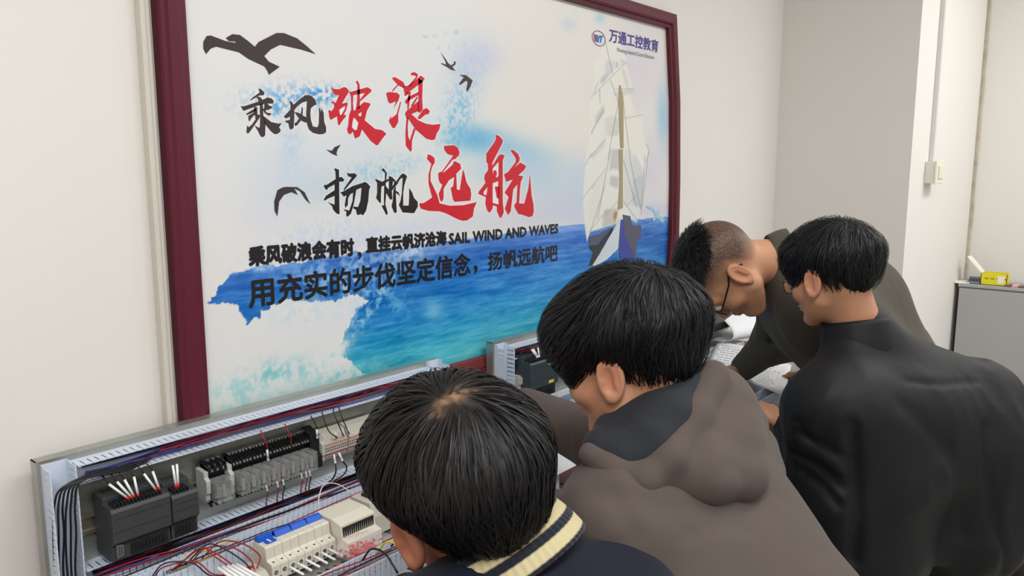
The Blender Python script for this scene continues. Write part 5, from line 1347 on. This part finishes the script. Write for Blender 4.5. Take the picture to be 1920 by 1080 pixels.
# thick open booklet whose page hangs in a roll behind the face of the bending man
bk = empty('open_booklet', 'thick open booklet with rolled white page under the bending man\'s face', 'booklet', tuple(on_z(1400, 640, ZP)))
pa, pb = on_z(1362, 640, ZP + .01), on_z(1432, 628, ZP + .01)
dirp = (pb - pa) / np.linalg.norm(pb - pa); upn = np.array([0, 0, 1.]); back = np.cross(upn, dirp)
if back[1] < 0: back = -back
prof_ = [(-.004, .0), (-.03, .012), (-.035, .035), (-.018, .060), (.02, .085), (.07, .115), (.13, .135)]
V = []; nn = 10
sp = smooth_path([np.array([a, b, 0.]) for a, b in prof_], 4)
for q in sp:
    for i in range(nn + 1): V.append(pa + (pb - pa) * (i / nn) + back * q[0] + upn * (q[1] + .002))
F = [(j * (nn + 1) + i, j * (nn + 1) + i + 1, (j + 1) * (nn + 1) + i + 1, (j + 1) * (nn + 1) + i) for j in range(len(sp) - 1) for i in range(nn)]
o = MB().add(V, F).build('page', M_paper, smooth=True); md = o.modifiers.new('s', 'SOLIDIFY'); md.thickness = .002; child(o, bk)
b = MB(); w3 = MX(tuple(pa + back * .02 + upn * -.008), tuple(dirp), tuple(back), tuple(upn)); L_ = float(np.linalg.norm(pb - pa))
child(place_mb(b.box(0, L_, 0, .16, 0, .008), w3).build('page_block', M_paper), bk)
# stack of sheets between the two dark heads
st_ = empty('paper_stack', 'small stack of white sheets between the two dark heads', 'paper', tuple(on_z(1060, 860, ZP)))
for k in range(5):
    z = ZP + .001 + .0016 * k; j = (.002 * k, -.003 * k)
    q = [on_z(990, 815, z), on_z(1050, 838, z), on_z(1098, 858, z), on_z(1030, 892, z), on_z(950, 850, z)]
    b = MB(); n_ = len(q); V = [p + np.array([j[0], j[1], dz]) for dz in (0, .0009) for p in q]
    b.add(V, [tuple(range(n_))[::-1], tuple(range(n_, 2 * n_))] + [(i, (i + 1) % n_, n_ + (i + 1) % n_, n_ + i) for i in range(n_)])
    child(b.build('page', M_paper), st_)

# cabinet with clutter, right
M_cab = mat('grey powder coated steel', (164, 162, 160), .5, noise=(4, .02), spec=.35)
cy0, cy1, cx0, cz = -1.55, -.625, 4.95, .90
cab = empty('steel_cabinet', 'low grey steel cabinet standing against the pillar at the right', 'cabinet', (cx0, -1.1, 0))
child(MB().box(cx0 + .018, cx0 + .255, cy0, cy1, .0, cz).build('body', M_cab, bevel=.003), cab)
child(MB().box(cx0 + .004, cx0 + .255, cy0 - .004, cy1 + .004, cz - .002, cz + .016).build('top', M_cab, bevel=.003), cab)
for a_, b_ in ((cy0 + .004, (cy0 + cy1) / 2 - .002), ((cy0 + cy1) / 2 + .002, cy1 - .004)):
    d = child(MB().box(cx0, cx0 + .018, a_, b_, .05, cz - .01).build('door', M_cab, bevel=.002), cab)
    hy = (cy0 + cy1) / 2 + (.03 if a_ > -1.1 else -.03)
    o = MB().box(cx0 - .014, cx0, hy - .006, hy + .006, .42, .54).build('handle', M_metal, d, bevel=.002)
zt = cz + .0165
yb = on_z(1862, 536, zt); d0 = np.array(yb)
X0 = cx0 + .03
M_yel = mat('yellow carton', (226, 212, 40), .5, noise=(30, .04))
bx = empty('yellow_box', 'open yellow carton with raised white lid on the steel cabinet', 'box', (X0, -.80, zt))
y1_, y0_ = on_x(1838, 530, X0)[1], on_x(1887, 538, X0)[1]
hgt = on_x(1862, 513, X0)[2] - zt
m = MB(); t_ = .003
m.box(X0, X0 + t_, y0_, y1_, zt, zt + hgt); m.box(X0 + .09, X0 + .09 + t_, y0_, y1_, zt, zt + hgt); m.box(X0, X0 + .09, y0_, y0_ + t_, zt, zt + hgt); m.box(X0, X0 + .09, y1_ - t_, y1_, zt, zt + hgt); m.box(X0, X0 + .09, y0_, y1_, zt, zt + t_)
child(m.build('carton', M_yel), bx)
M_wc = mat('white card', (232, 230, 214), .6)
b = MB(); A_ = np.array([X0 + .09, y1_ - .005, zt + hgt]); B_ = np.array([X0 + .01, y1_, zt + hgt]); tipd = np.array([0.0, .075, .085])
b.add([A_, B_, B_ + tipd, A_ + tipd, A_ + [0, .002, -.002], B_ + [0, .002, -.002], B_ + tipd + [0, .002, -.002], A_ + tipd + [0, .002, -.002]], [(0, 1, 2, 3), (7, 6, 5, 4), (0, 3, 7, 4), (1, 5, 6, 2), (0, 4, 5, 1), (3, 2, 6, 7)])
child(b.build('lid', M_wc), bx)['label'] = 'raised white inner lid'
child(MB().box(X0 - .0006, X0, y0_ + .012, y0_ + .045, zt + .012, zt + hgt - .012).build('white_label', M_wc), bx)
for k in range(4): child(MB().box(X0 - .0005, X0, y1_ - .02 - .028 * k - .018, y1_ - .02 - .028 * k, zt + hgt * .5, zt + hgt * .62).build('printed_line', mat('olive print', (140, 136, 40), .6)), bx)
def slab(name, label, cat, c, sx, sy, sz, rot, m, tilt=0):
    M_ = Matrix.Translation(Vector(c)) @ Euler((tilt, 0, rot)).to_matrix().to_4x4()
    return tag(MB().box(-sx / 2, sx / 2, -sy / 2, sy / 2, 0, sz, M_).build(name, m, bevel=.001), label, cat)
slab('folded_leaflet', 'white folded leaflet at the far corner of the cabinet', 'paper', (X0 + .03, y1_ + .10, zt), .10, .09, .006, .5, M_wc, .0)
slab('blue_packet', 'flat blue packet lying left of the yellow carton', 'packet', (X0 + .02, y1_ + .035, zt), .05, .07, .008, -.3, mat('blue packet', (92, 120, 160), .4))
slab('grey_pouch', 'grey pouch lying behind the yellow carton', 'pouch', (X0 + .16, y1_ + .02, zt), .08, .12, .02, .2, mat('grey pouch', (110, 112, 116), .6))
M_pk = mat('pink tray card', (206, 160, 162), .5)
for k in range(6):
    y = y0_ + .01 - k * .034
    o = MB().box(X0 - .02, X0 + .06, y - .030, y - .002, zt, zt + .010).build('blister_card', M_pk if k % 2 else mat('brown tray', (120, 84, 80), .5), bevel=.001)
    tag(o, 'small %s blister card lying right of the yellow carton' % ('pink' if k % 2 else 'brown'), 'packet', '%s blister cards on the cabinet' % ('pink' if k % 2 else 'brown'))
o = MB().tube(smooth_path([(X0 + .03, y0_ - .14 - .02 * math.cos(t), zt + .014 + .006 * math.sin(t)) for t in np.linspace(0, 6.2, 10)], 3), .010, 8).build('cable_coil', M_blk, smooth=True)
tag(o, 'black coiled cable end at the right end of the cabinet top', 'cable')
a_, b_ = on_x(1889, 747, cx0 - .03), on_x(1922, 727, cx0 - .03)
o = MB().tube(smooth_path([a_ + [0, .03, -.5], a_ + [0, .012, -.08], a_, (a_ + b_) / 2 + [0, 0, -.006], b_, b_ + [-.01, -.2, .03], b_ + [-.01, -.42, .05]], 5), .006, 8).build('power_cable', M_blk, smooth=True)
tag(o, 'black power cable drooping across the cabinet front', 'cable')

# surface switch with trunking on the pillar face
sx0, sx1, sz0, sz1 = 4.06, 4.20, 1.483, 1.585
sw = empty('wall_switch', 'white surface mounted rocker switch on the pillar', 'switch', (4.12, PY, 1.53))
child(MB().box(sx0, sx1, PY - .042, PY - .0003, sz0, sz1).build('back_box', mat('white switch plastic', (214, 212, 204), .4), bevel=.003), sw)
pl_ = child(MB().box(sx0 - .003, sx1 + .003, PY - .052, PY - .042, sz0 - .003, sz1 + .003).build('face_plate', mat('cream switch plastic', (226, 224, 206), .4), bevel=.003), sw)
for k in range(2):
    o = MB().box(sx0 + .030 + k * .042, sx0 + .066 + k * .042, PY - .058, PY - .052, sz0 + .022, sz1 - .022).build('rocker', mat('cream switch plastic', (226, 224, 206), .4), pl_, bevel=.002)
o = MB().box(4.118, 4.142, PY - .020, PY - .0003, sz1 + .001, 2.96).build('cable_trunking', mat('white trunking', (210, 208, 204), .5), bevel=.002)
tag(o, 'thin white cable trunking rising from the wall switch', 'trunking')
o = MB().tube([(4.13, PY - .012, sz1 + .0), (4.13, PY - .012, sz1 + .014)], .011, 8).build('cable_gland', mat('white trunking', (210, 208, 204), .5), sw); o.location = (0, 0, 0); o.matrix_parent_inverse = Matrix.Translation(sw.location).inverted()
